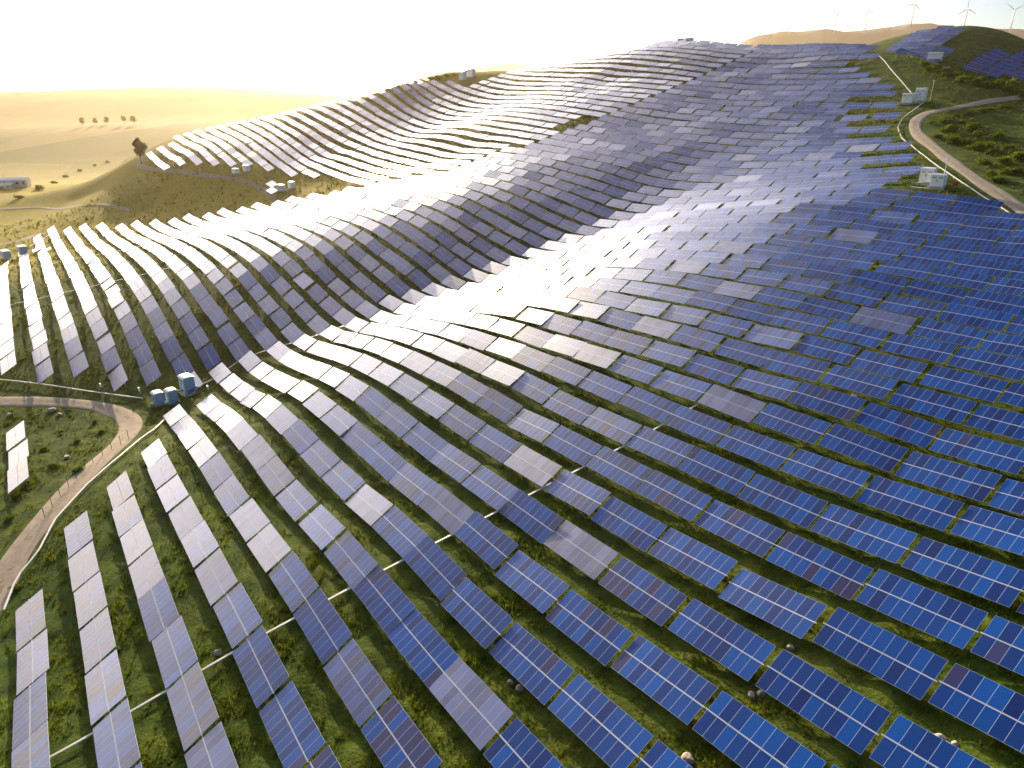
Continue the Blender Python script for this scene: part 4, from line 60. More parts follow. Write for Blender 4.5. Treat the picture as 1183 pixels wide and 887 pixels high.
def W3(E, N, z):
    """survey (E, N, z) -> world, vectorised"""
    E = np.asarray(E, float); N = np.asarray(N, float); z = np.asarray(z, float)
    return np.stack([E*EX[0]+N*NX[0], E*EX[1]+N*NX[1], z+ZUP], -1)
def gw(E, N, dz=0.0):
    return W3(E, N, ground(E, N)+dz)
def unW(x, y):
    return x*EX[0]+y*EX[1], x*NX[0]+y*NX[1]
def project(P):
    """world points -> photo pixels (1183 x 887); only used to pick which tables show largest"""
    P = np.asarray(P, float)-np.array([0, 0, ZUP]); c, s = math.cos(PITCH), math.sin(PITCH)
    d = P[..., 1]*c-P[..., 2]*s; u = P[..., 1]*s+P[..., 2]*c
    return np.stack([591.5+FOC*P[..., 0]/d, 443.5-FOC*u/d, d], -1)

# ------------------------------------------------------------------ helpers
def tag(o, label=None, cat=None, group=None, kind=None):
    if label: o['label'] = label
    if cat: o['category'] = cat
    if group: o['group'] = group
    if kind: o['kind'] = kind
    return o
def mesh_np(name, V, F, mat, parent=None, smooth=False):
    me = bpy.data.meshes.new(name)
    me.from_pydata([tuple(v) for v in V], [], [tuple(f) for f in F])
    me.polygons.foreach_set('use_smooth', [bool(smooth)]*len(me.polygons))
    me.materials.append(mat); me.update()
    o = bpy.data.objects.new(name, me); COL.objects.link(o)
    if parent: o.parent = parent
    return o
def fast_quads(name, V, Q, mat, smooth=False, parent=None):
    """V (n,3), Q (m,4) or (m,3) index arrays"""
    V = np.asarray(V, np.float32); Q = np.asarray(Q, np.int32); k = Q.shape[1]
    me = bpy.data.meshes.new(name)
    me.vertices.add(len(V)); me.vertices.foreach_set('co', V.ravel())
    me.loops.add(Q.size); me.loops.foreach_set('vertex_index', Q.ravel())
    me.polygons.add(len(Q)); me.polygons.foreach_set('loop_start', np.arange(0, Q.size, k, dtype=np.int32))
    me.polygons.foreach_set('loop_total', np.full(len(Q), k, np.int32))
    me.polygons.foreach_set('use_smooth', np.full(len(Q), bool(smooth)))
    me.materials.append(mat); me.update(calc_edges=True); me.validate()
    o = bpy.data.objects.new(name, me); COL.objects.link(o)
    if parent: o.parent = parent
    return o
def empty(name, loc, rz=0.0):
    o = bpy.data.objects.new(name, None); COL.objects.link(o)
    o.empty_display_size = .5; o.location = loc; o.rotation_euler = (0, 0, rz); return o
class MB:
    def __init__(s): s.V = []; s.F = []
    def quad(s, a, b, c, d):
        i = len(s.V); s.V += [a, b, c, d]; s.F.append((i, i+1, i+2, i+3))
    def hexa(s, p):       # p: 8 points, bottom 0-3 ccw, top 4-7 ccw
        i = len(s.V); s.V += [tuple(q) for q in p]
        s.F += [(i+3, i+2, i+1, i), (i+4, i+5, i+6, i+7)]+[(i+k, i+(k+1) % 4, i+4+(k+1) % 4, i+4+k) for k in range(4)]
    def box(s, x0, x1, y0, y1, z0, z1):
        s.hexa([(x0, y0, z0), (x1, y0, z0), (x1, y1, z0), (x0, y1, z0), (x0, y0, z1), (x1, y0, z1), (x1, y1, z1), (x0, y1, z1)])
    def bar(s, a, b, w, h=None):
        a = Vector(a); b = Vector(b); h = h or w; d = (b-a).normalized()
        side = d.cross(Vector((0, 0, 1)));
        if side.length < 1e-3: side = Vector((1, 0, 0))
        side.normalize(); up = side.cross(d); x = side*w/2; y = up*h/2
        s.hexa([a-x-y, b-x-y, b+x-y, a+x-y, a-x+y, b-x+y, b+x+y, a+x+y])
    def tube(s, pts, r, n=8):
        pts = [Vector(p) for p in pts]; rs = r if isinstance(r, (list, tuple)) else [r]*len(pts); base = len(s.V)
        for i, p in enumerate(pts):
            d = (pts[min(i+1, len(pts)-1)]-pts[max(i-1, 0)]).normalized()
            a = d.cross(Vector((0, 0, 1)));
            if a.length < 1e-3: a = Vector((1, 0, 0))
            a.normalize(); b = d.cross(a)
            for k in range(n):
                t = 2*math.pi*k/n; s.V.append(tuple(p+(a*math.cos(t)+b*math.sin(t))*rs[i]))
        for i in range(len(pts)-1):
            for k in range(n):
                s.F.append((base+i*n+k, base+i*n+(k+1) % n, base+(i+1)*n+(k+1) % n, base+(i+1)*n+k))
        s.F.append(tuple(base+k for k in range(n-1, -1, -1))); s.F.append(tuple(base+(len(pts)-1)*n+k for k in range(n)))
    def build(s, name, mat, parent=None, smooth=False): return mesh_np(name, s.V, s.F, mat, parent, smooth)

# ------------------------------------------------------------------ materials
class NT:
    def __init__(s, name):
        s.m = bpy.data.materials.new(name); s.m.use_nodes = True; s.t = s.m.node_tree; s.t.nodes.clear()
        s.out = s.n('ShaderNodeOutputMaterial')
    def n(s, typ, **kw):
        nd = s.t.nodes.new(typ)
        for k, v in kw.items(): setattr(nd, k, v)
        return nd
    def l(s, a, b): s.t.links.new(a, b)
    def put(s, sock, v):
        if hasattr(v, 'is_linked') or isinstance(v, bpy.types.NodeSocket): s.l(v, sock)
        else: sock.default_value = v
    def math(s, op, a, b=None, c=None, clamp=False):
        nd = s.n('ShaderNodeMath', operation=op); nd.use_clamp = clamp
        s.put(nd.inputs[0], a)
        if b is not None: s.put(nd.inputs[1], b)
        if c is not None: s.put(nd.inputs[2], c)
        return nd.outputs[0]
    def mix(s, f, a, b):
        nd = s.n('ShaderNodeMix', data_type='RGBA'); s.put(nd.inputs['Factor'], f)
        s.put(nd.inputs[6], a); s.put(nd.inputs[7], b); return nd.outputs[2]
    def ramp(s, f, stops):
        nd = s.n('ShaderNodeValToRGB'); cr = nd.color_ramp
        while len(cr.elements) < len(stops): cr.elements.new(.5)
        for e, (p, c) in zip(cr.elements, stops): e.position = p; e.color = c if len(c) == 4 else (*c, 1)
        s.put(nd.inputs[0], f); return nd.outputs[0]
    def noise(s, scale, detail=3, vec=None, rough=.55, dim='3D'):
        nd = s.n('ShaderNodeTexNoise'); nd.noise_dimensions = dim
        nd.inputs['Scale'].default_value = scale; nd.inputs['Detail'].default_value = detail; nd.inputs['Roughness'].default_value = rough
        if vec is not None: s.l(vec, nd.inputs['Vector'])
        return nd.outputs['Fac']
    def bsdf(s, **kw):
        b = s.n('ShaderNodeBsdfPrincipled')
        for k, v in kw.items(): s.put(b.inputs[k.replace('_', ' ')], v)
        s.l(b.outputs[0], s.out.inputs['Surface']); return b
def plain(name, col, rough=.6, metal=0.0, nscale=3.0, amt=.25):
    t = NT(name); pos = t.n('ShaderNodeNewGeometry').outputs['Position']
    f = t.noise(nscale, 4, pos)
    c = t.mix(f, (col[0]*(1-amt), col[1]*(1-amt), col[2]*(1-amt), 1), (min(1, col[0]*(1+amt)), min(1, col[1]*(1+amt)), min(1, col[2]*(1+amt)), 1))
    t.bsdf(Base_Color=c, Roughness=rough, Metallic=metal); return t.m

def panel_material():
    t = NT('solar_glass')
    uv = t.n('ShaderNodeUVMap', uv_map='UVMap').outputs[0]
    sx = t.n('ShaderNodeSeparateXYZ'); t.l(uv, sx.inputs[0]); u, v = sx.outputs[0], sx.outputs[1]
    batch = t.n('ShaderNodeAttribute', attribute_name='batch').outputs['Fac']; seed = t.n('ShaderNodeAttribute', attribute_name='seed').outputs['Fac']
    tone = t.n('ShaderNodeAttribute', attribute_name='tone').outputs['Fac']
    fu = t.math('FRACT', u); fv = t.math('FRACT', v)
    eu = t.math('MINIMUM', fu, t.math('SUBTRACT', 1.0, fu)); ev = t.math('MINIMUM', fv, t.math('SUBTRACT', 1.0, fv))
    frame = t.math('MAXIMUM', t.math('LESS_THAN', eu, .017), t.math('LESS_THAN', ev, .009))
    # faint solar-cell grid (6 x 12 cells in a module)
    cu = t.math('FRACT', t.math('MULTIPLY', fu, 6.0)); cv = t.math('FRACT', t.math('MULTIPLY', fv, 12.0))
    cell = t.math('MAXIMUM', t.math('LESS_THAN', t.math('MINIMUM', cu, t.math('SUBTRACT', 1.0, cu)), .035),
                  t.math('LESS_THAN', t.math('MINIMUM', cv, t.math('SUBTRACT', 1.0, cv)), .03))
    cv3 = t.n('ShaderNodeCombineXYZ'); t.l(t.math('FLOOR', u), cv3.inputs[0]); t.l(t.math('FLOOR', v), cv3.inputs[1]); t.l(t.math('MULTIPLY', seed, 917.3), cv3.inputs[2])
    wn = t.n('ShaderNodeTexWhiteNoise'); wn.noise_dimensions = '3D'; t.l(cv3.outputs[0], wn.inputs['Vector'])
    sc = t.n('ShaderNodeSeparateColor'); t.l(wn.outputs['Color'], sc.inputs[0]); r1, r2, r3 = sc.outputs
    wt = t.n('ShaderNodeTexWhiteNoise'); wt.noise_dimensions = '1D'; t.l(t.math('MULTIPLY', seed, 331.7), wt.inputs['W']); tr = wt.outputs['Value']
    blue = t.mix(r1, (.0004, .026, .17, 1), (.0004, .072, .35, 1))
    navy = t.mix(t.math('MULTIPLY', t.math('GREATER_THAN', r2, .82), .6), blue, (.002, .010, .090, 1))
    # polycrystalline modules of another batch look violet-brown, more of them on some tables
    thr = t.math('SUBTRACT', 1.0, t.math('MULTIPLY', t.math('POWER', batch, 5.0), .5))
    br = t.math('GREATER_THAN', r3, thr)
    cell_c = t.mix(t.math('MULTIPLY', br, .7), navy, (.045, .026, .060, 1))
    # pale film: dust, with sky glare painted into its colour
    pos = t.n('ShaderNodeNewGeometry').outputs['Position']
    dn = t.noise(.35, 3, pos)
    dust = t.math('MULTIPLY', t.math('ADD', t.math('MULTIPLY', tone, .62), t.math('MULTIPLY', t.math('MULTIPLY', r1, tone), .25)), t.math('ADD', .65, t.math('MULTIPLY', dn, .7)), clamp=True)
    c1 = t.mix(dust, cell_c, (.50, .45, .47, 1))
    c2 = t.mix(t.math('MULTIPLY', cell, .07), c1, (.15, .30, .60, 1))
    c3 = t.mix(frame, c2, (.30, .40, .55, 1))
    rough = t.math('ADD', t.math('ADD', .24, t.math('MULTIPLY', dust, .20)), t.math('MULTIPLY', frame, .25))
    b = t.bsdf(Base_Color=c3, Roughness=rough, IOR=1.5); b.inputs['Coat Weight'].default_value = .14; b.inputs['Coat Roughness'].default_value = .4; b.inputs['Coat IOR'].default_value = 1.45
    return t.m

def grass_material():
    t = NT('grassland'); pos = t.n('ShaderNodeNewGeometry').outputs['Position']
    n1 = t.noise(.018, 5, pos); n2 = t.noise(.35, 5, pos, .65); n3 = t.noise(2.6, 4, pos, .7); n4 = t.noise(.0045, 3, pos)
    green = t.ramp(n2, [(.30, (.012, .032, .002)), (.50, (.036, .074, .004)), (.70, (.105, .140, .009))])
    dry = t.ramp(n3, [(.3, (.075, .085, .014)), (.7, (.160, .150, .028))])
    f1 = t.math('MULTIPLY', t.math('SUBTRACT', t.math('ADD', t.math('MULTIPLY', n1, .75), t.math('MULTIPLY', n2, .25)), .47), 4.0, clamp=True)
    near = t.mix(t.math('MULTIPLY', f1, .55), green, dry)
    # west side and side valley: warm golden light painted as yellower grass
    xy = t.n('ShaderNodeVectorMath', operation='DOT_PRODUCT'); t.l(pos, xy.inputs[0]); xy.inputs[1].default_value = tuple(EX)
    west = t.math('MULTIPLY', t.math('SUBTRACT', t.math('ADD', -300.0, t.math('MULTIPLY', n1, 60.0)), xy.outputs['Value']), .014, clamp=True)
    glow_grass = t.ramp(t.math('ADD', t.math('MULTIPLY', n1, .6), t.math('MULTIPLY', n2, .4)), [(.35, (.17, .16, .010)), (.5, (.32, .25, .020)), (.65, (.42, .31, .040))])
    near = t.mix(t.math('MULTIPLY', west, .85), near, glow_grass)
    soil = t.math('MULTIPLY', t.math('SUBTRACT', t.noise(.12, 6, pos, .7), .68), 9.0, clamp=True)
    near = t.mix(t.math('MULTIPLY', soil, .7), near, (.090, .062, .036, 1))
    # the plain far below: farmed parcels
    sx = t.n('ShaderNodeSeparateXYZ'); t.l(pos, sx.inputs[0])
    vo = t.n('ShaderNodeTexVoronoi'); vo.inputs['Scale'].default_value = .0075
    mp = t.n('ShaderNodeMapping'); mp.inputs['Scale'].default_value = (1, .35, 0); mp.inputs['Rotation'].default_value = (0, 0, .5); t.l(pos, mp.inputs['Vector']); t.l(mp.outputs[0], vo.inputs['Vector'])
    vs = t.n('ShaderNodeSeparateColor'); t.l(vo.outputs['Color'], vs.inputs[0])
    field = t.ramp(vs.outputs[0], [(.0, (.060, .085, .015)), (.3, (.12, .12, .030)), (.5, (.20, .15, .050)), (.7, (.08, .10, .020)), (1.0, (.27, .20, .08))])
    field = t.mix(t.math('MULTIPLY', n4, .5), field, (.075, .080, .025, 1))
    ln = t.n('ShaderNodeVectorMath', operation='LENGTH'); t.l(pos, ln.inputs[0])
    low = t.math('MULTIPLY', t.math('SUBTRACT', ln.outputs['Value'], 850.0), .003, clamp=True)
    col = t.mix(low, near, field)
    bm = t.n('ShaderNodeBump'); bm.inputs['Strength'].default_value = .9; bm.inputs['Distance'].default_value = .35
    t.l(t.math('ADD', t.math('MULTIPLY', n3, .7), t.math('MULTIPLY', n2, .8)), bm.inputs['Height'])
    b = t.bsdf(Base_Color=col, Roughness=.95, Normal=bm.outputs[0]); b.inputs['Specular IOR Level'].default_value = .1
    return t.m
def leaf_material(name, dark, light, scale=.6):
    t = NT(name); pos = t.n('ShaderNodeNewGeometry').outputs['Position']
    oi = t.n('ShaderNodeObjectInfo').outputs['Random']
    f = t.math('ADD', t.math('MULTIPLY', t.noise(scale, 3, pos, .6), .8), t.math('MULTIPLY', t.noise(.05, 2, pos), .35))
    c = t.ramp(f, [(.38, dark), (.72, light)])
    d = t.n('ShaderNodeBsdfDiffuse'); t.l(c, d.inputs[0]); tr = t.n('ShaderNodeBsdfTranslucent'); t.l(c, tr.inputs[0])
    mx = t.n('ShaderNodeMixShader'); mx.inputs[0].default_value = .35; t.l(d.outputs[0], mx.inputs[1]); t.l(tr.outputs[0], mx.inputs[2])
    t.l(mx.outputs[0], t.out.inputs['Surface']); return t.m
def track_material():
    t = NT('dirt_track'); pos = t.n('ShaderNodeNewGeometry').outputs['Position']
    n = t.noise(.5, 6, pos, .65); n2 = t.noise(6.0, 4, pos, .6)
    c = t.ramp(t.math('ADD', t.math('MULTIPLY', n, .7), t.math('MULTIPLY', n2, .3)), [(.3, (.20, .15, .11)), (.55, (.33, .26, .20)), (.75, (.42, .34, .27))])
    uv = t.n('ShaderNodeUVMap', uv_map='UVMap').outputs[0]; sx = t.n('ShaderNodeSeparateXYZ'); t.l(uv, sx.inputs[0])
    edge = t.math('ABSOLUTE', t.math('SUBTRACT', sx.outputs[1], .5))
    crown = t.math('MULTIPLY', t.math('LESS_THAN', edge, .11), t.math('GREATER_THAN', n, .52))
    rim = t.math('GREATER_THAN', t.math('ADD', edge, t.math('MULTIPLY', n, .22)), .53)
    c = t.mix(t.math('MAXIMUM', t.math('MULTIPLY', crown, .5), t.math('MULTIPLY', rim, .85)), c, (.060, .072, .018, 1))
    t.bsdf(Base_Color=c, Roughness=.95); return t.m
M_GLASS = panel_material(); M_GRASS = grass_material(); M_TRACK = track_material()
M_STEEL = plain('galvanised_steel', (.50, .52, .54), .45, .6, 2.0, .15)
M_RAIL = plain('aluminium_rail', (.40, .44, .50), .5, .0, 2.0, .08)
M_TRAY = plain('cable_tray_metal', (.70, .68, .64), .5, .0, 1.0, .12)
M_WHITE = plain('white_cabinet_paint', (.84, .85, .85), .5, 0, 1.2, .07)
M_BLUEW = plain('pale_blue_cabinet_paint', (.42, .56, .66), .5, 0, 1.2, .08)
M_CONC = plain('concrete', (.36, .35, .33), .9, 0, 2.0, .2)
M_DARK = plain('dark_vent', (.04, .045, .05), .7, 0, 4.0, .2)
M_ROCK = plain('limestone', (.36, .31, .25), .95, 0, 3.0, .45)
M_TURB = plain('turbine_paint', (.62, .63, .64), .5, 0, .2, .04)
M_BARK = plain('bark', (.07, .05, .035), .95, 0, 3.0, .4)
M_LEAF = leaf_material('tree_leaves', (.020, .040, .008), (.060, .095, .018))
M_SHRUB = leaf_material('shrub_leaves', (.045, .090, .006), (.16, .215, .016))
M_TUFT = leaf_material('grass_blades', (.034, .075, .005), (.20, .225, .018), .45)
M_HILL = plain('distant_hillside', (.095, .105, .115), .95, 0, .004, .35)
M_POST = plain('green_post_paint', (.05, .09, .06), .7, 0, 2.0, .2)
M_WALL = plain('white_render', (.62, .60, .56), .8, 0, .6, .08)
M_ROOF = plain('metal_roof', (.66, .68, .70), .5, 0, .3, .08)
M_RED = plain('red_paint', (.45, .05, .03), .5, 0, 1, .1)

# ------------------------------------------------------------------ ground
def axis(lo, hi, step, far, g=1.16):
    a = list(np.arange(lo, hi+.01, step)); d = step*1.3; x = hi
    while x < far: x += d; a.append(x); d *= g
    d = step*1.3; x = lo; pre = []
    while x > -far: x -= d; pre.append(x); d *= g
    return np.array(pre[::-1]+a)
def refine(a, lo, hi, st):
    return np.concatenate([a[a < lo-.1], np.arange(lo, hi, st), a[a > hi+.1]])
ax_e = refine(axis(-560, 80, 4, 11500), -264, 24, 1.1); ax_n = refine(axis(-60, 480, 4, 11500), -32, 244, 1.1)
gE, gN = np.meshgrid(ax_e, ax_n, indexing='ij')
# tussocky micro-relief, fading out with distance
rgh = np.exp(-(np.hypot(gE, gN)/190)**2)
mic = np.zeros_like(gE)
for q in range(26):
    wl = 2.3*1.16**(q % 9)*nrs.uniform(.85, 1.2); a = nrs.uniform(0, 6.28)
    mic += np.sin((gE*math.cos(a)+gN*math.sin(a))*6.283/wl+nrs.uniform(0, 6.28))*wl**.5
def road_dist(E, N, names):
    d = np.full(np.shape(E), 1e9)
    for nm in names:
        P = np.array(ROADS[nm], float)
        for a, b_ in zip(P[:-1], P[1:]):
            ab = b_-a; t = np.clip(((E-a[0])*ab[0]+(N-a[1])*ab[1])/(ab@ab), 0, 1)
            d = np.minimum(d, np.hypot(E-a[0]-t*ab[0], N-a[1]-t*ab[1]))
    return d
mic = .017*mic*rgh*(.6+.4*np.sin(gE*.11+gN*.07))*sstep(3.2, 6.5, road_dist(gE, gN, ('left', 'right')))
gV = gw(gE, gN, mic).reshape(-1, 3); ne, nn = gE.shape
ii, jj = np.meshgrid(np.arange(ne-1), np.arange(nn-1), indexing='ij'); b0 = (ii*nn+jj).ravel()
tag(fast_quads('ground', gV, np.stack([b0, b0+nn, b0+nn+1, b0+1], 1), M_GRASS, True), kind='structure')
print('ground', gV[:, 2].min(), gV[:, 2].max())

def ribbon(name, pts, width, mat, lift, wob=0.0):
    P = np.array(pts, float)
    t = np.r_[0, np.cumsum(np.hypot(*np.diff(P, axis=0).T))]; tt = np.arange(0, t[-1], 1.5)
    # smooth the polyline
    x = np.interp(tt, t, P[:, 0]); y = np.interp(tt, t, P[:, 1])
    for _ in range(14):
        x[1:-1] = .25*x[:-2]+.5*x[1:-1]+.25*x[2:]; y[1:-1] = .25*y[:-2]+.5*y[1:-1]+.25*y[2:]
    dx = np.gradient(x); dy = np.gradient(y); l = np.hypot(dx, dy); nx, ny = -dy/l, dx/l
    K = 7; V = []; UV = []
    for k in range(K):
        s = (k/(K-1)-.5)*(width+wob*np.sin(tt*.21+k))
        E = x+nx*s; N = y+ny*s; h = ground(E, N)+lift*(1 if 0 < k < K-1 else -1.5)
        V.append(W3(E, N, h)); UV.append(np.stack([tt*.2, np.full_like(tt, k/(K-1))], -1))
    n = len(tt); V = np.concatenate(V); UV = np.concatenate(UV); Q = []
    for k in range(K-1):
        i = np.arange(n-1); Q.append(np.stack([k*n+i, k*n+i+1, (k+1)*n+i+1, (k+1)*n+i], 1))
    Q = np.concatenate(Q)[:, ::-1]
    o = fast_quads(name, V, Q, mat, True)
    uvl = o.data.uv_layers.new(name='UVMap'); uvl.data.foreach_set('uv', UV[Q.ravel()].astype(np.float32).ravel())
    return tag(o, kind='structure')
ribbon('dirt_track', ROADS['left'], 5.2, M_TRACK, .10, .5)
ribbon('dirt_track', ROADS['right'], 4.6, M_TRACK, .10, .5)
ribbon('dirt_path', ROADS['valley'], 4.0, M_TRACK, .14, .3)
ribbon('dirt_path', ROADS['low'], 3.2, M_TRACK, .14, .3)
ribbon('dirt_path', ROADS['box'], 4.5, M_TRACK, .12, .3)

# ------------------------------------------------------------------ solar tables: where they stand
def interp(x, d):
    ks = sorted(d); return float(np.interp(x, ks, [d[k] for k in ks]))
tables = []     # (row, E centre, N centre, block)
def fill(anchors, lo, hi):
    """east ends of the tables of one row: surveyed ends, evenly filled and continued"""
    S = 9.52; a = sorted(anchors); out = []
    if not a: return out
    for p, q in zip(a[:-1], a[1:]):
        n = max(1, round((q-p)/S)); out += [p+(q-p)*i/n for i in range(n)]
    out.append(a[-1]); x = a[0]-S
    while x-9.1 > lo-4.5: out.insert(0, x); x -= S
    x = a[-1]+S
    while x < hi+4.5: out.append(x); x += S
    return [e for e in out if lo-4.5 < e-9.1 and e < hi+4.5]
EAST = {27: -62.5, 28: -91.8, 29: -91.6, 30: -90.2, 31: -109.7, 32: -99.4, 33: -116, 34: -107.4, 35: -116.9, 36: -135.3, 37: -125.5, 38: -144, 39: -130, 40: -148, 41: -138.4, 42: -157, 43: -146.9, 44: -151.9, 45: -161.4, 46: -170, 47: -179.2, 48: -188.6, 49: -180, 50: -185, 51: -190, 52: -198, 53: -206, 54: -225, 55: -240, 56: -255}
WEST = {3: -423, 4: -419, 5: -410, 6: -403, 7: -385, 8: -382, 9: -377, 10: -368, 11: -363, 12: -354, 13: -350, 14: -346, 15: -342, 20: -312, 25: -277, 31: -265, 36: -258, 40: -257, 45: -257, 50: -258, 56: -262}
last = None
for k in range(0, 57):
    anc = ANCH.get(k)
    if not anc:
        anc = [last+.0]
    else: last = sorted(anc)[0]
    if k >= 27: segs = [(interp(k, WEST), EAST.get(k, -200))]
    elif k >= 6: segs = [(interp(k, WEST), -4 if k > 12 else 8)]
    elif k == 5: segs = [(WEST[5], -157.5), (-150, 10)]
    elif k == 4: segs = [(WEST[4], -167), (-148, 10)]
    elif k == 3: segs = [(WEST[3], -167.5), (-129.4, 10)]
    elif k == 2: segs = [(-405, -179), (-119.6, 10)]
    elif k == 1: segs = [(-372, -179), (-111.1, 10)]
    else: segs = [(-330, -188), SOLO, (-95.2, 10)]
    for lo, hi in segs:
        sub = [a for a in anc if lo-3 < a-9.1 and a < hi+3]
        if not sub: sub = [hi]
        for e in fill(sub, lo, hi):
            N = N0+ROWP*k
            if k == 53 and -334 < e-4.5 < -262: continue
            tables.append((k, e-4.55, N, 0))
westmost = {}
for (k, e, N, b) in tables:
    if k >= 16: westmost[k] = min(westmost.get(k, 1e9), e-4.55)
for jj in range(0, 41):
    j = 2+jj*6.8/5.05; N = 98+5.05*(j-7); km = (N-N0)/ROWP
    hi = interp(j, {2: -446, 3: -440, 4: -432, 5: -424, 6: -416, 7: -410, 8: -403, 9: -401, 10: -388, 11: -372, 12: -365, 13: -352}) if j < 13.5 else (min([interp(km, WEST)+6]+[w for k, w in westmost.items() if abs(N0+ROWP*k-N) < 4.2])-.7)
    if 29 <= j <= 34: hi -= 10.5
    lo = -525 if j < 32.5 else interp(j, {33: -460, 34: -456, 35: -448, 36: -443, 37: -436, 38: -416, 42: -416, 43: -409, 50: -405})
    if j < 5: lo = -505
    x = hi
    while x-9.1 > lo-3:
        tables.append((jj, x-4.55, N, 1)); x -= 9.52
# two stray tables at the row ends near the valley path, one by the west boxes
for (E, N) in [(-366.5, 107), (-357, 104), (-352, 4.5), (-362, 1.5)]: tables.append((0, E, N, 1))
T = np.array(tables)
# the second hill's two fields
def inside(poly, E, N):
    c = False; n = len(poly)
    for i in range(n):
        (x1, y1), (x2, y2) = poly[i], poly[(i+1) % n]
        if (y1 > N) != (y2 > N) and E < (x2-x1)*(N-y1)/(y2-y1)+x1: c = not c
    return c
extra = []
for poly in HILL2:
    P = np.array(poly); n = P[:, 1].min()
    while n < P[:, 1].max():
        e = P[:, 0].min()
        while e < P[:, 0].max():
            if inside(poly, e, n): extra.append((60, e, n, 2))
            e += 9.52
        n += 5.6
T = np.concatenate([T, np.array(extra)]) if extra else T
nT = len(T)
row, tE, tN, blk = T.T
dN = nrs.normal(0, .10, nT); tN = tN+dN
hc = ground(tE, tN); hw = ground(tE-4.55, tN); he = ground(tE+4.55, tN)
slope = np.arctan((he-hw)/9.1)
tilt = np.where(blk == 1, R(23), TILT)+np.radians(nrs.normal(0, 1.4, nT)); slope = slope+np.radians(nrs.normal(0, 1.0, nT))
zc = (hc+hw+he)/3+1.62+nrs.normal(0, .05, nT)
seed = nrs.rand(nT)
tone = np.clip(nrs.normal(.003, .006, nT), 0, .03)
# sky glare put into the tone: paler tables in the lower west part
glare_zone = sstep(-15, -75, tE+.35*(tN-40))*(1-.6*sstep(60, 200, tN))
pr = nrs.rand(nT); pale = pr < .012+.06*glare_zone; tone[pale] = nrs.uniform(.25, .55, pale.sum())
mid = (~pale) & (pr < .06+.22*glare_zone); tone[mid] = nrs.uniform(.02, .10, mid.sum())
batch = nrs.rand(nT)*(.55+.45*glare_zone)          # share of violet-brown modules
for k_, (t_, b_) in TONE_AT.items():  # per-table tones; the pale ones paint sky glare into the glass
    q_ = np.argmin((row+100*blk-k_[0])**2*1e4+(tE-k_[1])**2); tone[q_] = t_; batch[q_] = b_

ce, se = np.cos(slope), np.sin(slope)
ux = ce[:, None]*EX+se[:, None]*UPV                       # along the row
vy = np.cos(tilt)[:, None]*NX+np.sin(tilt)[:, None]*UPV   # up the tilted face
nz = np.cross(ux, vy); nz /= np.linalg.norm(nz, axis=1)[:, None]
C0 = W3(tE, tN, zc)
def corner(a, b, off=0.0): return C0+a*TL/2*ux+b*TW/2*vy+off*nz
cs = np.stack([corner(-1, 1), corner(1, 1), corner(1, -1), corner(-1, -1)], 1)
px = project(cs)
area = .5*np.abs((px[:, 0, 0]-px[:, 2, 0])*(px[:, 1, 1]-px[:, 3, 1])-(px[:, 1, 0]-px[:, 3, 0])*(px[:, 0, 1]-px[:, 2, 1]))
ctr = px[..., :2].mean(1)
infr = (px[..., 2].min(1) > 1) & (px[..., 0].max(1) > 3) & (px[..., 0].min(1) < 1180) & (px[..., 1].max(1) > 0) & (px[..., 1].min(1) < 884)
near = (px[..., 2].min(1) > 1) & (px[..., 0].max(1) > -260) & (px[..., 0].min(1) < 1440) & (px[..., 1].min(1) < 1250)
order = np.argsort(-np.where(infr, area, -1)); big = order[:300]
isbig = np.zeros(nT, bool); isbig[big] = True
rest = np.where(near & ~isbig)[0]
print('tables', nT, 'in frame', infr.sum(), 'rest', len(rest), 'smallest big', area[big[-1]])

def face_attr(me, name, vals):
    a = me.attributes.new(name, 'FLOAT', 'FACE'); a.data.foreach_set('value', np.asarray(vals, np.float32))
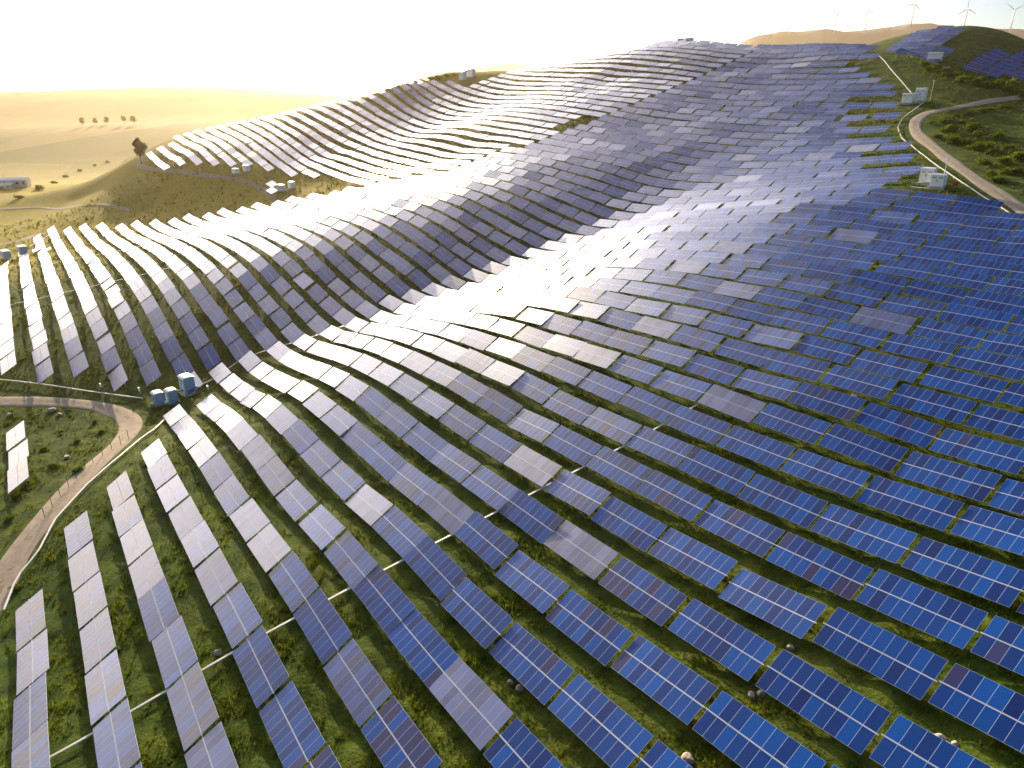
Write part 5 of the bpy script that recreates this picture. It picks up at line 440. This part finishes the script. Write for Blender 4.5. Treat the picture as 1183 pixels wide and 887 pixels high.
# --- the far tables: one mass
def far_mass(idx):
    V = []; Q = []; UV = []; S = []; Tn = []; MI = []; Bt = []
    g = .03/TW*2
    base = 0
    for i in idx:
        def c(a, b, o=0.0): return C0[i]+a*TL/2*ux[i]+b*TW/2*vy[i]+o*nz[i]
        pts = [c(-1, -1), c(1, -1), c(1, -.022), c(-1, -.022), c(-1, .022), c(1, .022), c(1, 1), c(-1, 1),
               c(-1, -1, -.05), c(1, -1, -.05), c(1, 1, -.05), c(-1, 1, -.05)]
        qs = [(0, 1, 2, 3), (4, 5, 6, 7), (3, 2, 5, 4), (11, 10, 9, 8), (8, 9, 1, 0), (10, 11, 7, 6), (9, 10, 6, 1), (11, 8, 0, 7)]
        uvs = [[(0, 0), (9, 0), (9, 1), (0, 1)], [(0, 1), (9, 1), (9, 2), (0, 2)]]+[[(.5, .5)]*4]*6
        mi = [0, 0, 1, 1, 1, 1, 1, 1]
        k = 12
        for px_, py_ in ((-.62, -.55), (-.62, .55), (.62, -.55), (.62, .55)):     # posts
            top = c(px_, py_, -.05); bot = top-UPV*(1.62+py_*1.0+.5)
            d = ux[i]*.07; pts += [bot-d, bot+d, top+d, top-d]; qs.append((k, k+1, k+2, k+3)); uvs.append([(.5, .5)]*4); mi.append(1); k += 4
        V += pts; Q += [tuple(base+q for q in qq) for qq in qs]; base += k
        for uu in uvs: UV += uu
        S += [seed[i]]*len(qs); Tn += [tone[i]]*len(qs); Bt += [batch[i]]*len(qs); MI += mi
    o = fast_quads('solar_tables', np.array(V), np.array(Q), M_GLASS)
    me = o.data; me.materials.append(M_RAIL); me.polygons.foreach_set('material_index', np.array(MI, np.int32))
    uvl = me.uv_layers.new(name='UVMap'); uvl.data.foreach_set('uv', np.array(UV, np.float32).ravel())
    face_attr(me, 'seed', S); face_attr(me, 'tone', Tn); face_attr(me, 'batch', Bt)
    return tag(o, 'rows upon rows of distant blue and glaring solar tables over the far slopes', 'solar tables', kind='stuff')
far_mass(rest)
# --- the 300 that show largest: a thing each
LBL = TABLE_LABELS
for rank, i in enumerate(big):
    o = empty('solar_table', Vector(W3(tE[i], tN[i], hc[i])))
    org = np.array(o.location)
    def c(a, b, off=0.0): return tuple(C0[i]+a*TL/2*ux[i]+b*TW/2*vy[i]+off*nz[i]-org)
    key = '%d:%d' % (int(row[i])+100*int(blk[i]), round(tE[i]))
    tag(o, LBL.get(key, 'blue solar table standing on the grassy slope'), 'solar table', 'solar tables standing in rows on the near slopes')
    for half, (b0_, b1_) in enumerate(((-1, -.022), (.022, 1))):
        pts = [c(-1, b0_), c(1, b0_), c(1, b1_), c(-1, b1_), c(-1, b0_, -.045), c(1, b0_, -.045), c(1, b1_, -.045), c(-1, b1_, -.045)]
        F = [(0, 1, 2, 3), (7, 6, 5, 4), (4, 5, 1, 0), (6, 7, 3, 2), (5, 6, 2, 1), (7, 4, 0, 3)]
        p = mesh_np('module_row', pts, F, M_GLASS, o); me = p.data
        me.materials.append(M_RAIL); me.polygons.foreach_set('material_index', [0, 1, 1, 1, 1, 1])
        uvl = me.uv_layers.new(name='UVMap')
        uv = [(0, half), (9, half), (9, half+1), (0, half+1)]+[(.5, .5)]*20
        uvl.data.foreach_set('uv', np.array(uv, np.float32).ravel())
        face_attr(me, 'seed', [seed[i]]*6); face_attr(me, 'tone', [tone[i]]*6); face_attr(me, 'batch', [batch[i]]*6)
    mb = MB(); mb.hexa([c(-1.045, -.026, -.03), c(1.045, -.026, -.03), c(1.045, .026, -.03), c(-1.045, .026, -.03), c(-1.045, -.026, .012), c(1.045, -.026, .012), c(1.045, .026, .012), c(-1.045, .026, .012)])
    mb.build('centre_rail', M_RAIL, o)
    for b in (-.55, .55):
        mb = MB(); mb.bar(c(-.99, b, -.11), c(.99, b, -.11), .08, .10); mb.build('purlin', M_STEEL, o)
    for a in (-.62, .62):
        for b in (-.55, .55):
            tp = Vector(c(a, b, -.14)); gE_, gN_ = unW(tp.x+org[0], tp.y+org[1])
            gz = float(ground(gE_, gN_))+ZUP-org[2]-.15
            mb = MB(); mb.tube([(tp.x, tp.y, gz), (tp.x, tp.y, tp.z)], .06, 6); mb.build('support_post', M_STEEL, o)
# ------------------------------------------------------------------ cable trays and pipes
def tray(name, pts, label, h=.45, w=.26, stands=True):
    P = np.array(pts, float); d = np.r_[0, np.cumsum(np.hypot(*np.diff(P, axis=0).T))]
    n = max(2, int(d[-1]/2.5)+1); t = np.linspace(0, d[-1], n)
    E = np.interp(t, d, P[:, 0]); N = np.interp(t, d, P[:, 1]); V = gw(E, N, h)
    o = empty(name, Vector(gw(E[0], N[0]))); org = np.array(o.location)
    tag(o, label, 'cable tray', 'cable trays and pipes across the solar farm')
    mb = MB()
    for a, b in zip(V[:-1], V[1:]): mb.bar(a-org, b-org+(b-a)*.002, w, .12)
    mb.build('tray_run', M_TRAY, o)
    if stands:
        mb = MB()
        for v in V[::2]: mb.bar(v-org-np.array([0, 0, h+.1]), v-org-np.array([0, 0, .06]), .08)
        mb.build('stand_row', M_STEEL, o)['kind'] = 'stuff'
    return o
for pts, lab in TRAYS: tray('cable_tray', pts, lab)

# ------------------------------------------------------------------ cabinets
def cabinet(E, N, rz, w, d, h, label, body=None, group=None, stilts=0.0, pad=True):
    o = empty('transformer_cabinet', Vector(gw(E, N)), AL-math.pi/2+rz); tag(o, label, 'transformer cabinet', group)
    body = body or M_WHITE; z0 = .30+stilts
    if pad:
        mb = MB(); mb.box(-w/2-.35, w/2+.35, -d/2-.35, d/2+.35, -.5, .28); mb.build('plinth', M_CONC, o)
    if stilts:
        for sx in (-1, 1):
            for sy in (-1, 1):
                mb = MB(); mb.box(sx*(w/2-.12)-.1, sx*(w/2-.12)+.1, sy*(d/2-.12)-.1, sy*(d/2-.12)+.1, -.3, z0-.003); mb.build('leg', M_STEEL, o)
    mb = MB(); mb.box(-w/2, w/2, -d/2, d/2, z0, z0+h); mb.build('body', body, o)
    mb = MB(); a, b = w/2+.14, d/2+.14
    mb.hexa([(-a, -b, z0+h+.002), (a, -b, z0+h+.002), (a, b, z0+h+.002), (-a, b, z0+h+.002), (-a*.93, -b*.6, z0+h+.24), (a*.93, -b*.6, z0+h+.24), (a*.93, b*.6, z0+h+.24), (-a*.93, b*.6, z0+h+.24)]); mb.build('roof', M_WHITE, o)
    for sd in (-1, 1):
        y = sd*(d/2+.003)
        for s in (-1, 1):
            mb = MB(); mb.box(min(s*.04, s*(w/2-.12)), max(s*.04, s*(w/2-.12)), min(y, y+sd*.035), max(y, y+sd*.035), z0+.12, z0+h-.1)
            dr = mb.build('door', body, o)
            mb = MB(); mb.box(min(s*.10, s*.16), max(s*.10, s*.16), min(y+sd*.036, y+sd*.08), max(y+sd*.036, y+sd*.08), z0+h*.45, z0+h*.6); mb.build('handle', M_DARK, dr)
            mb = MB()
            for q in range(4):
                zz = z0+h*.72+q*.09; mb.box(min(s*.25, s*(w/2-.3)), max(s*.25, s*(w/2-.3)), min(y+sd*.036, y+sd*.05), max(y+sd*.036, y+sd*.05), zz, zz+.045)
            mb.build('louvre', M_DARK, dr)
    x = w/2+.003
    mb = MB(); mb.box(x, x+.04, -d*.35, d*.35, z0+.15, z0+h-.15); mb.build('side_panel', body, o)
    return o
for a in CABS: cabinet(*a[:7], body={'b': M_BLUEW, 'w': M_WHITE}[a[7]], stilts=a[8], group=a[9])
# concrete slab under the right-hand pair, small inverter boxes on posts, poles, red box
def slab(E, N, rz, w, d, label):
    mb = MB(); mb.box(-w/2, w/2, -d/2, d/2, -.4, .22); o = mb.build('concrete_slab', M_CONC); o.location = gw(E, N); o.rotation_euler = (0, 0, AL-math.pi/2+rz); return tag(o, label, 'slab')
slab(-83.5, 182.2, .15, 6.2, 1.3, 'pale concrete slab in front of the white cabinet pair by the right track')
for E, N, lab in INVERTERS:
    o = empty('inverter_box', Vector(gw(E, N)), AL-math.pi/2); tag(o, lab, 'inverter box')
    mb = MB(); mb.box(-.4, .4, -.15, .15, .9, 1.7); b = mb.build('body', M_WHITE, o)
    mb = MB(); mb.box(-.36, .36, -.19, -.153, .95, 1.65); mb.build('door', M_WHITE, o)
    for s in (-.3, .3):
        mb = MB(); mb.box(s-.04, s+.04, -.04, .04, -.3, .897); mb.build('post', M_STEEL, o)
for E, N, h, lab in POLES:
    o = empty('pole', Vector(gw(E, N))); tag(o, lab, 'pole')
    mb = MB(); mb.tube([(0, 0, -.3), (0, 0, h)], [.11, .06], 8); mb.build('shaft', M_WHITE, o)
    mb = MB(); mb.box(-.25, .25, -.1, .1, h, h+.25); mb.build('head', M_WHITE, o)
    mb = MB(); mb.box(-.2, .2, -.2, .2, -.3, .12); mb.build('footing', M_CONC, o)
o = empty('fire_box', Vector(gw(-78.6, 186.6)), .3); tag(o, 'small red box on legs beside the white pipe by the right track', 'fire box')
mb = MB(); mb.box(-.5, .5, -.3, .3, .35, 1.25); mb.build('body', M_RED, o)
mb = MB(); mb.box(-.45, .45, -.35, -.303, .42, 1.18); mb.build('door', M_RED, o)
for s in (-.4, .4):
    mb = MB(); mb.box(s-.05, s+.05, -.2, .2, -.3, .347); mb.build('leg', M_DARK, o)
# roadside posts
for E, N in FPOSTS:
    o = empty('roadside_post', Vector(gw(E, N))); tag(o, 'thin green post along the right edge of the dirt track at left', 'post', 'green posts lining the left dirt track')
    mb = MB(); mb.tube([(0, 0, -.3), (.02, 0, 1.75)], .05, 6); mb.build('stem', M_POST, o)
    mb = MB(); mb.tube([(.02, 0, 1.752), (.021, 0, 1.95)], .075, 6); mb.build('cap', M_POST, o)

# ------------------------------------------------------------------ building on the knoll
def building(E, N, rz, w, d, h, label):
    o = empty('farm_building', Vector(gw(E, N)), rz); tag(o, label, 'building')
    mb = MB(); mb.box(-w/2, w/2, -d/2, d/2, -3, h); wl = mb.build('wall', M_WALL, o)
    mb = MB(); mb.hexa([(-w/2-.5, -d/2-.5, h+.003), (w/2+.5, -d/2-.5, h+.003), (w/2+.5, d/2+.5, h+.003), (-w/2-.5, d/2+.5, h+.003), (-w/2-.5, -.2, h+1.5), (w/2+.5, -.2, h+1.5), (w/2+.5, .2, h+1.5), (-w/2-.5, .2, h+1.5)]); mb.build('roof', M_ROOF, o)
    n = int(w/4)
    for q in range(n):
        x = -w/2+w*(q+.5)/n
        mb = MB(); mb.box(x-.8, x+.8, -d/2-.06, -d/2-.003, h*.4, h*.75)
        if q == n//2:
            mb = MB(); mb.box(x-1.2, x+1.2, -d/2-.06, -d/2-.003, 0, h*.7); dr = mb.build('door', M_DARK, o)
            mb = MB(); mb.box(x+.9, x+1.0, -d/2-.12, -d/2-.063, h*.3, h*.38); mb.build('handle', M_STEEL, dr)
        else: mb.build('window', M_DARK, o)
building(-636, -3.5, .30, 24, 9, 5.2, 'long low white building on the knoll at the far left')
building(-628, -10, .30, 16, 6, 2.6, 'lower white shed in front of the long white building')

# ------------------------------------------------------------------ foliage
def leaf_cloud(blobs, n, size, seed_):
    """leaf-sized quads through the volume of several blobs -> V, Q"""
    r = np.random.RandomState(seed_); w = np.array([b[3]**3 for b in blobs]); w = w/w.sum()
    ix = r.choice(len(blobs), n, p=w); B = np.array(blobs)
    d = r.normal(size=(n, 3)); d /= np.linalg.norm(d, axis=1)[:, None]
    rad = r.rand(n)**.42
    rs = B[ix, 3][:, None]*np.array([1, 1, .85])
    P = B[ix, :3]+d*rad[:, None]*rs*(1+.18*r.normal(size=(n, 1)))
    a = r.normal(size=(n, 3)); a /= np.linalg.norm(a, axis=1)[:, None]
    b = np.cross(a, r.normal(size=(n, 3))); b /= np.linalg.norm(b, axis=1)[:, None]
    s = size*r.uniform(.6, 1.5, (n, 1))
    V = np.stack([P-a*s, P+b*s*.6, P+a*s, P-b*s*.6], 1).reshape(-1, 3)
    return V, np.arange(4*n).reshape(n, 4)
def tree_mesh(h, cr, seed_, n=2600, leaf=.28, tall=1.0):
    r = random.Random(seed_); blobs = []
    for q in range(11):
        a = r.uniform(0, 6.28); rr = r.uniform(.1, .62)*cr; zz = h*(.42+.48*r.random())
        k = 1-.55*max(0, (zz/h-.6)/.4)
        blobs.append((math.cos(a)*rr*k, math.sin(a)*rr*k, zz, cr*r.uniform(.34, .55)*k))
    V, Q = leaf_cloud(blobs, n, leaf, seed_)
    mb = MB(); mb.tube([(0, 0, -.5), (.1, 0, h*.25), (-.1, .1, h*.55), (0, 0, h*.8)], [h*.028, h*.022, h*.014, h*.005], 8)
    for q in range(6):
        b = blobs[q]; mb.tube([(0, 0, h*(.25+.05*q)), (b[0]*.6, b[1]*.6, b[2]*.85), (b[0], b[1], b[2])], [h*.011, h*.007, h*.003], 5)
    return V, Q, mb
def tree(E, N, h, cr, seed_, label, group=None, cat='tree', name='broadleaf_tree', n=2600, leaf=.28):
    o = empty(name, Vector(gw(E, N)), seed_*1.3); tag(o, label, cat, group)
    V, Q, mb = tree_mesh(h, cr, seed_, n, leaf); fast_quads('crown', V, Q, M_LEAF, False, o); mb.build('trunk', M_BARK, o, True); return o
for a in TREES: tree(*a)
protos = []
for q in range(4):
    r = random.Random(50+q); blobs = [(r.uniform(-.5, .5), r.uniform(-.5, .5), r.uniform(.3, .75), r.uniform(.35, .6)) for _ in range(6)]
    V, Q = leaf_cloud(blobs, 520, .13, 50+q); protos.append((V, Q))
pm = []
def shrub(E, N, s, q, label, group):
    o = empty('shrub', Vector(gw(E, N)), rnd.uniform(0, 6)); tag(o, label, 'shrub', group)
    if len(pm) < 4:
        V, Q = protos[len(pm)]; f = fast_quads('foliage', V, Q, M_SHRUB, False, o)
        mb = MB(); 
        for t in range(4): mb.tube([(0, 0, -.2), (math.cos(t*1.6)*.2, math.sin(t*1.6)*.2, .35), (math.cos(t*1.6)*.4, math.sin(t*1.6)*.4, .7)], [.05, .035, .015], 5)
        st = mb.build('stem', M_BARK, o); pm.append((f, st))
    else:
        for src in pm[q % 4]:
            c = src.copy(); COL.objects.link(c); c.parent = o
    s *= .75; o.scale = (s*rnd.uniform(.8, 1.4), s*rnd.uniform(.8, 1.4), s*rnd.uniform(.55, .9)); return o
for q, (E, N, s, lab, grp) in enumerate(SHRUBS): shrub(E, N, s, q, lab, grp)

# rocks
for q, (E, N, s, lab) in enumerate(ROCKS):
    bm = bmesh.new(); bmesh.ops.create_icosphere(bm, subdivisions=3, radius=1)
    r = np.random.RandomState(q); dirs = r.normal(size=(9, 3)); dirs /= np.linalg.norm(dirs, axis=1)[:, None]; cut = r.uniform(.55, .9, 9)
    for v in bm.verts:
        p = np.array(v.co)
        for d, k in zip(dirs, cut):
            e = p@d-k
            if e > 0: p = p-d*e*.9
        v.co = Vector(p*(1+.05*math.sin(p[0]*7+q)*math.cos(p[1]*6)))*s
        v.co.z *= .75
    me = bpy.data.meshes.new('boulder'); bm.to_mesh(me); bm.free(); me.materials.append(M_ROCK)
    o = bpy.data.objects.new('boulder', me); COL.objects.link(o); o.location = Vector(gw(E, N, s*.3)); o.rotation_euler = (0, 0, q*1.1); tag(o, lab, 'rock')

# grass blades: stuff
def grass():
    n = 190000
    rr = np.exp(nrs.uniform(math.log(38), math.log(480), n)); az = nrs.uniform(R(-48), R(47), n)
    x = rr*np.sin(az); y = rr*np.cos(az); E, N = unW(x, y)
    keep = road_dist(E, N, ('left', 'right', 'box')) > 2.6
    clump = np.sin(E*.9+2*np.sin(N*.33))*np.sin(N*1.1+1.7*np.sin(E*.41))+.6*np.sin(E*.21+N*.17)
    keep &= nrs.rand(n) < .35+.4*(clump+1)/2
    E, N, rr = E[keep], N[keep], rr[keep]; n = len(E); base = gw(E, N, -.03)
    V = []; h0 = (.20+.0020*rr)*nrs.uniform(.5, 1.5, n)*np.clip(.75+.35*clump[keep], .4, 1.5)
    for q in range(4):
        a = nrs.uniform(0, 6.28, n); lean = nrs.uniform(.25, .9, n)*h0; w = h0*nrs.uniform(.10, .20, n)
        ox = nrs.normal(0, .25, n)*h0; oy = nrs.normal(0, .25, n)*h0
        b = base+np.stack([ox, oy, 0*ox], 1); dx, dy = np.cos(a), np.sin(a)
        s = np.stack([-dy*w, dx*w, 0*w], 1)
        tip = b+np.stack([dx*lean, dy*lean, h0], 1)
        V.append(np.stack([b-s, b+s, tip], 1))
    V = np.concatenate(V).reshape(-1, 3)
    tag(fast_quads('grass', V, np.arange(len(V)).reshape(-1, 3), M_TUFT), 'long green and yellow grass growing between the solar rows', 'grass', kind='stuff')
grass()

# ------------------------------------------------------------------ far hills and wind turbines
def ridge(pts, depth, base, name='hills'):
    """pts: azimuth (rad from camera heading), distance, top height -> a real ridge with two flanks"""
    A = np.array(pts); t = np.linspace(0, len(A)-1, (len(A)-1)*8+1); ix = np.arange(len(A))
    az, ds, hh = (np.interp(t, ix, A[:, q]) for q in range(3))
    hh = hh+2.0*np.sin(t*2.1)+1.2*np.sin(t*3.7+1)
    prof = [(-1.0, 0), (-.55, .35), (-.25, .72), (-.08, .95), (0, 1.0), (.10, .93), (.4, .6), (1.0, 0)]; V = []
    for s, k in prof:
        d = ds+s*depth; wob = 1+.05*np.sin(t*1.3+s*4); z = base+(hh-base)*k*(wob if abs(s) > .05 else 1)
        V.append(np.stack([np.sin(az)*d, np.cos(az)*d, z+ZUP], 1))
    n = len(t); V = np.concatenate(V); Q = []
    for k in range(len(prof)-1):
        i = np.arange(n-1); Q.append(np.stack([k*n+i, k*n+i+1, (k+1)*n+i+1, (k+1)*n+i], 1))
    tag(fast_quads(name, V, np.concatenate(Q), M_HILL, True), kind='structure')
for pts, dep, base in RIDGES: ridge(pts, dep, base)
def turbine(az, dist, zb, hub, blade, ph, label):
    yaw = -az+math.pi+.5
    o = empty('wind_turbine', Vector((math.sin(az)*dist, math.cos(az)*dist, zb+ZUP))); o.rotation_euler = (0, 0, yaw)
    tag(o, label, 'wind turbine', 'wind turbines along the hazy far ridge')
    mb = MB(); mb.tube([(0, 0, -12), (0, 0, hub*.5), (0, 0, hub-1.6)], [3.0, 2.5, 1.8], 14); mb.build('tower', M_TURB, o, True)
    mb = MB(); mb.hexa([(-1.6, -3, hub-1.58), (1.6, -3, hub-1.58), (1.6, 6, hub-1.58), (-1.6, 6, hub-1.58), (-1.5, -2.8, hub+1.8), (1.5, -2.8, hub+1.8), (1.4, 5.8, hub+1.6), (-1.4, 5.8, hub+1.6)]); mb.build('nacelle', M_TURB, o)
    mb = MB(); mb.tube([(0, -3.02, hub), (0, -4.6, hub), (0, -5.6, hub)], [1.6, 1.5, .5], 12); mb.build('hub', M_TURB, o, True)
    for q in range(3):
        a = ph+q*2*math.pi/3; ca, sa = math.cos(a), math.sin(a)
        mb = MB(); st = []
        for t, w, th in ((1.4, 1.8, 1.4), (blade*.2, 4.6, 1.0), (blade*.6, 3.0, .6), (blade, .8, .15)):
            st.append([(x*ca+t*sa, -4.2+y, hub-x*sa+t*ca) for x, y in ((-w*.35, -th/2), (w*.65, -th/2), (w*.65, th/2), (-w*.35, th/2))])
        for s0, s1 in zip(st[:-1], st[1:]): mb.hexa(s0+s1)
        mb.build('blade', M_TURB, o)
for a in TURBINES: turbine(*a)

# ------------------------------------------------------------------ air, light, camera
hz = bpy.data.materials.new('haze_air'); hz.use_nodes = True; ht = hz.node_tree; ht.nodes.clear()
ho = ht.nodes.new('ShaderNodeOutputMaterial'); pv = ht.nodes.new('ShaderNodeVolumePrincipled')
pv.inputs['Color'].default_value = (*HAZE_COL, 1); pv.inputs['Density'].default_value = HAZE_D; pv.inputs['Anisotropy'].default_value = HAZE_G
ht.links.new(pv.outputs[0], ho.inputs['Volume'])
mb = MB(); mb.box(-17000, 17000, -17000, 17000, float(gV[:, 2].min())-1.0, 460.0)
tag(mb.build('haze', hz), 'pale golden haze lying over the whole valley', 'haze', kind='stuff')

sdir = Vector((math.sin(SUN_AZ)*math.cos(SUN_EL), math.cos(SUN_AZ)*math.cos(SUN_EL), math.sin(SUN_EL)))
ld = bpy.data.lights.new('sun', 'SUN'); ld.energy = SUN_S; ld.angle = R(.53); ld.color = SUN_C
lo = bpy.data.objects.new('sun', ld); COL.objects.link(lo); lo.rotation_euler = sdir.to_track_quat('Z', 'Y').to_euler(); lo.location = (0, 0, 300)
wd = bpy.data.worlds.new('World'); scene.world = wd; wd.use_nodes = True; wt = wd.node_tree; wt.nodes.clear()
wo = wt.nodes.new('ShaderNodeOutputWorld'); bg = wt.nodes.new('ShaderNodeBackground'); sk = wt.nodes.new('ShaderNodeTexSky')
sk.sky_type = 'NISHITA'; sk.sun_disc = False; sk.sun_elevation = SUN_EL; sk.sun_rotation = SUN_AZ
sk.air_density = SKY_AIR; sk.dust_density = SKY_DUST; sk.ozone_density = SKY_OZ; sk.altitude = 600
# bright aureole of the hazy evening sky round the sun
tc = wt.nodes.new('ShaderNodeTexCoord'); vm = wt.nodes.new('ShaderNodeVectorMath'); vm.operation = 'DOT_PRODUCT'
vm.inputs[1].default_value = sdir; wt.links.new(tc.outputs['Generated'], vm.inputs[0])
def wmath(op, a, b):
    n = wt.nodes.new('ShaderNodeMath'); n.operation = op
    for k, v in ((0, a), (1, b)):
        if isinstance(v, (int, float)): n.inputs[k].default_value = v
        else: wt.links.new(v, n.inputs[k])
    return n.outputs[0]
dp = wmath('MAXIMUM', vm.outputs['Value'], 0.0)
acc = None
for powr, col, amt in AUREOLE:
    p = wmath('MULTIPLY', wmath('POWER', dp, powr), amt)
    v = wt.nodes.new('ShaderNodeVectorMath'); v.operation = 'SCALE'; v.inputs[0].default_value = col; wt.links.new(p, v.inputs['Scale'])
    if acc is None: acc = v.outputs[0]
    else:
        ad = wt.nodes.new('ShaderNodeVectorMath'); ad.operation = 'ADD'; wt.links.new(acc, ad.inputs[0]); wt.links.new(v.outputs[0], ad.inputs[1]); acc = ad.outputs[0]
# luminous dust band lying along the sunset horizon
sep = wt.nodes.new('ShaderNodeSeparateXYZ'); wt.links.new(tc.outputs['Generated'], sep.inputs[0])
hx = wmath('ADD', wmath('MULTIPLY', sep.outputs[0], math.sin(BAND_AZ)), wmath('MULTIPLY', sep.outputs[1], math.cos(BAND_AZ)))
zz = wmath('MULTIPLY', wmath('MAXIMUM', sep.outputs[2], 0.0), BAND[1])
fall = wmath('POWER', 2.718, wmath('MULTIPLY', wmath('MULTIPLY', zz, zz), -1.0))
bv = wmath('MULTIPLY', wmath('MULTIPLY', fall, wmath('POWER', wmath('MAXIMUM', hx, 0.0), 4.2)), BAND[0])
v = wt.nodes.new('ShaderNodeVectorMath'); v.operation = 'SCALE'; v.inputs[0].default_value = BAND[2]; wt.links.new(bv, v.inputs['Scale'])
ad = wt.nodes.new('ShaderNodeVectorMath'); ad.operation = 'ADD'; wt.links.new(acc, ad.inputs[0]); wt.links.new(v.outputs[0], ad.inputs[1]); acc = ad.outputs[0]
ad = wt.nodes.new('ShaderNodeVectorMath'); ad.operation = 'ADD'; wt.links.new(sk.outputs[0], ad.inputs[0]); wt.links.new(acc, ad.inputs[1])
wt.links.new(ad.outputs[0], bg.inputs[0]); bg.inputs[1].default_value = SKY_S; wt.links.new(bg.outputs[0], wo.inputs[0])

cd = bpy.data.cameras.new('camera'); cam = bpy.data.objects.new('camera', cd); COL.objects.link(cam)
cd.sensor_width = 36; cd.lens = 36*FOC/1183; cd.clip_start = .5; cd.clip_end = 60000
cam.location = (0, 0, ZUP); cam.rotation_euler = (math.pi/2-PITCH, 0, 0); scene.camera = cam
scene.view_settings.view_transform = 'Standard'; scene.view_settings.look = 'None'; scene.view_settings.exposure = EXPO; scene.view_settings.gamma = 1
scene.render.engine = 'CYCLES'; cy = scene.cycles
cy.use_denoising = True; cy.max_bounces = 6; cy.diffuse_bounces = 2; cy.glossy_bounces = 3; cy.volume_bounces = 1; cy.transparent_max_bounces = 8
cy.sample_clamp_indirect = 6.0; cy.caustics_reflective = False; cy.caustics_refractive = False
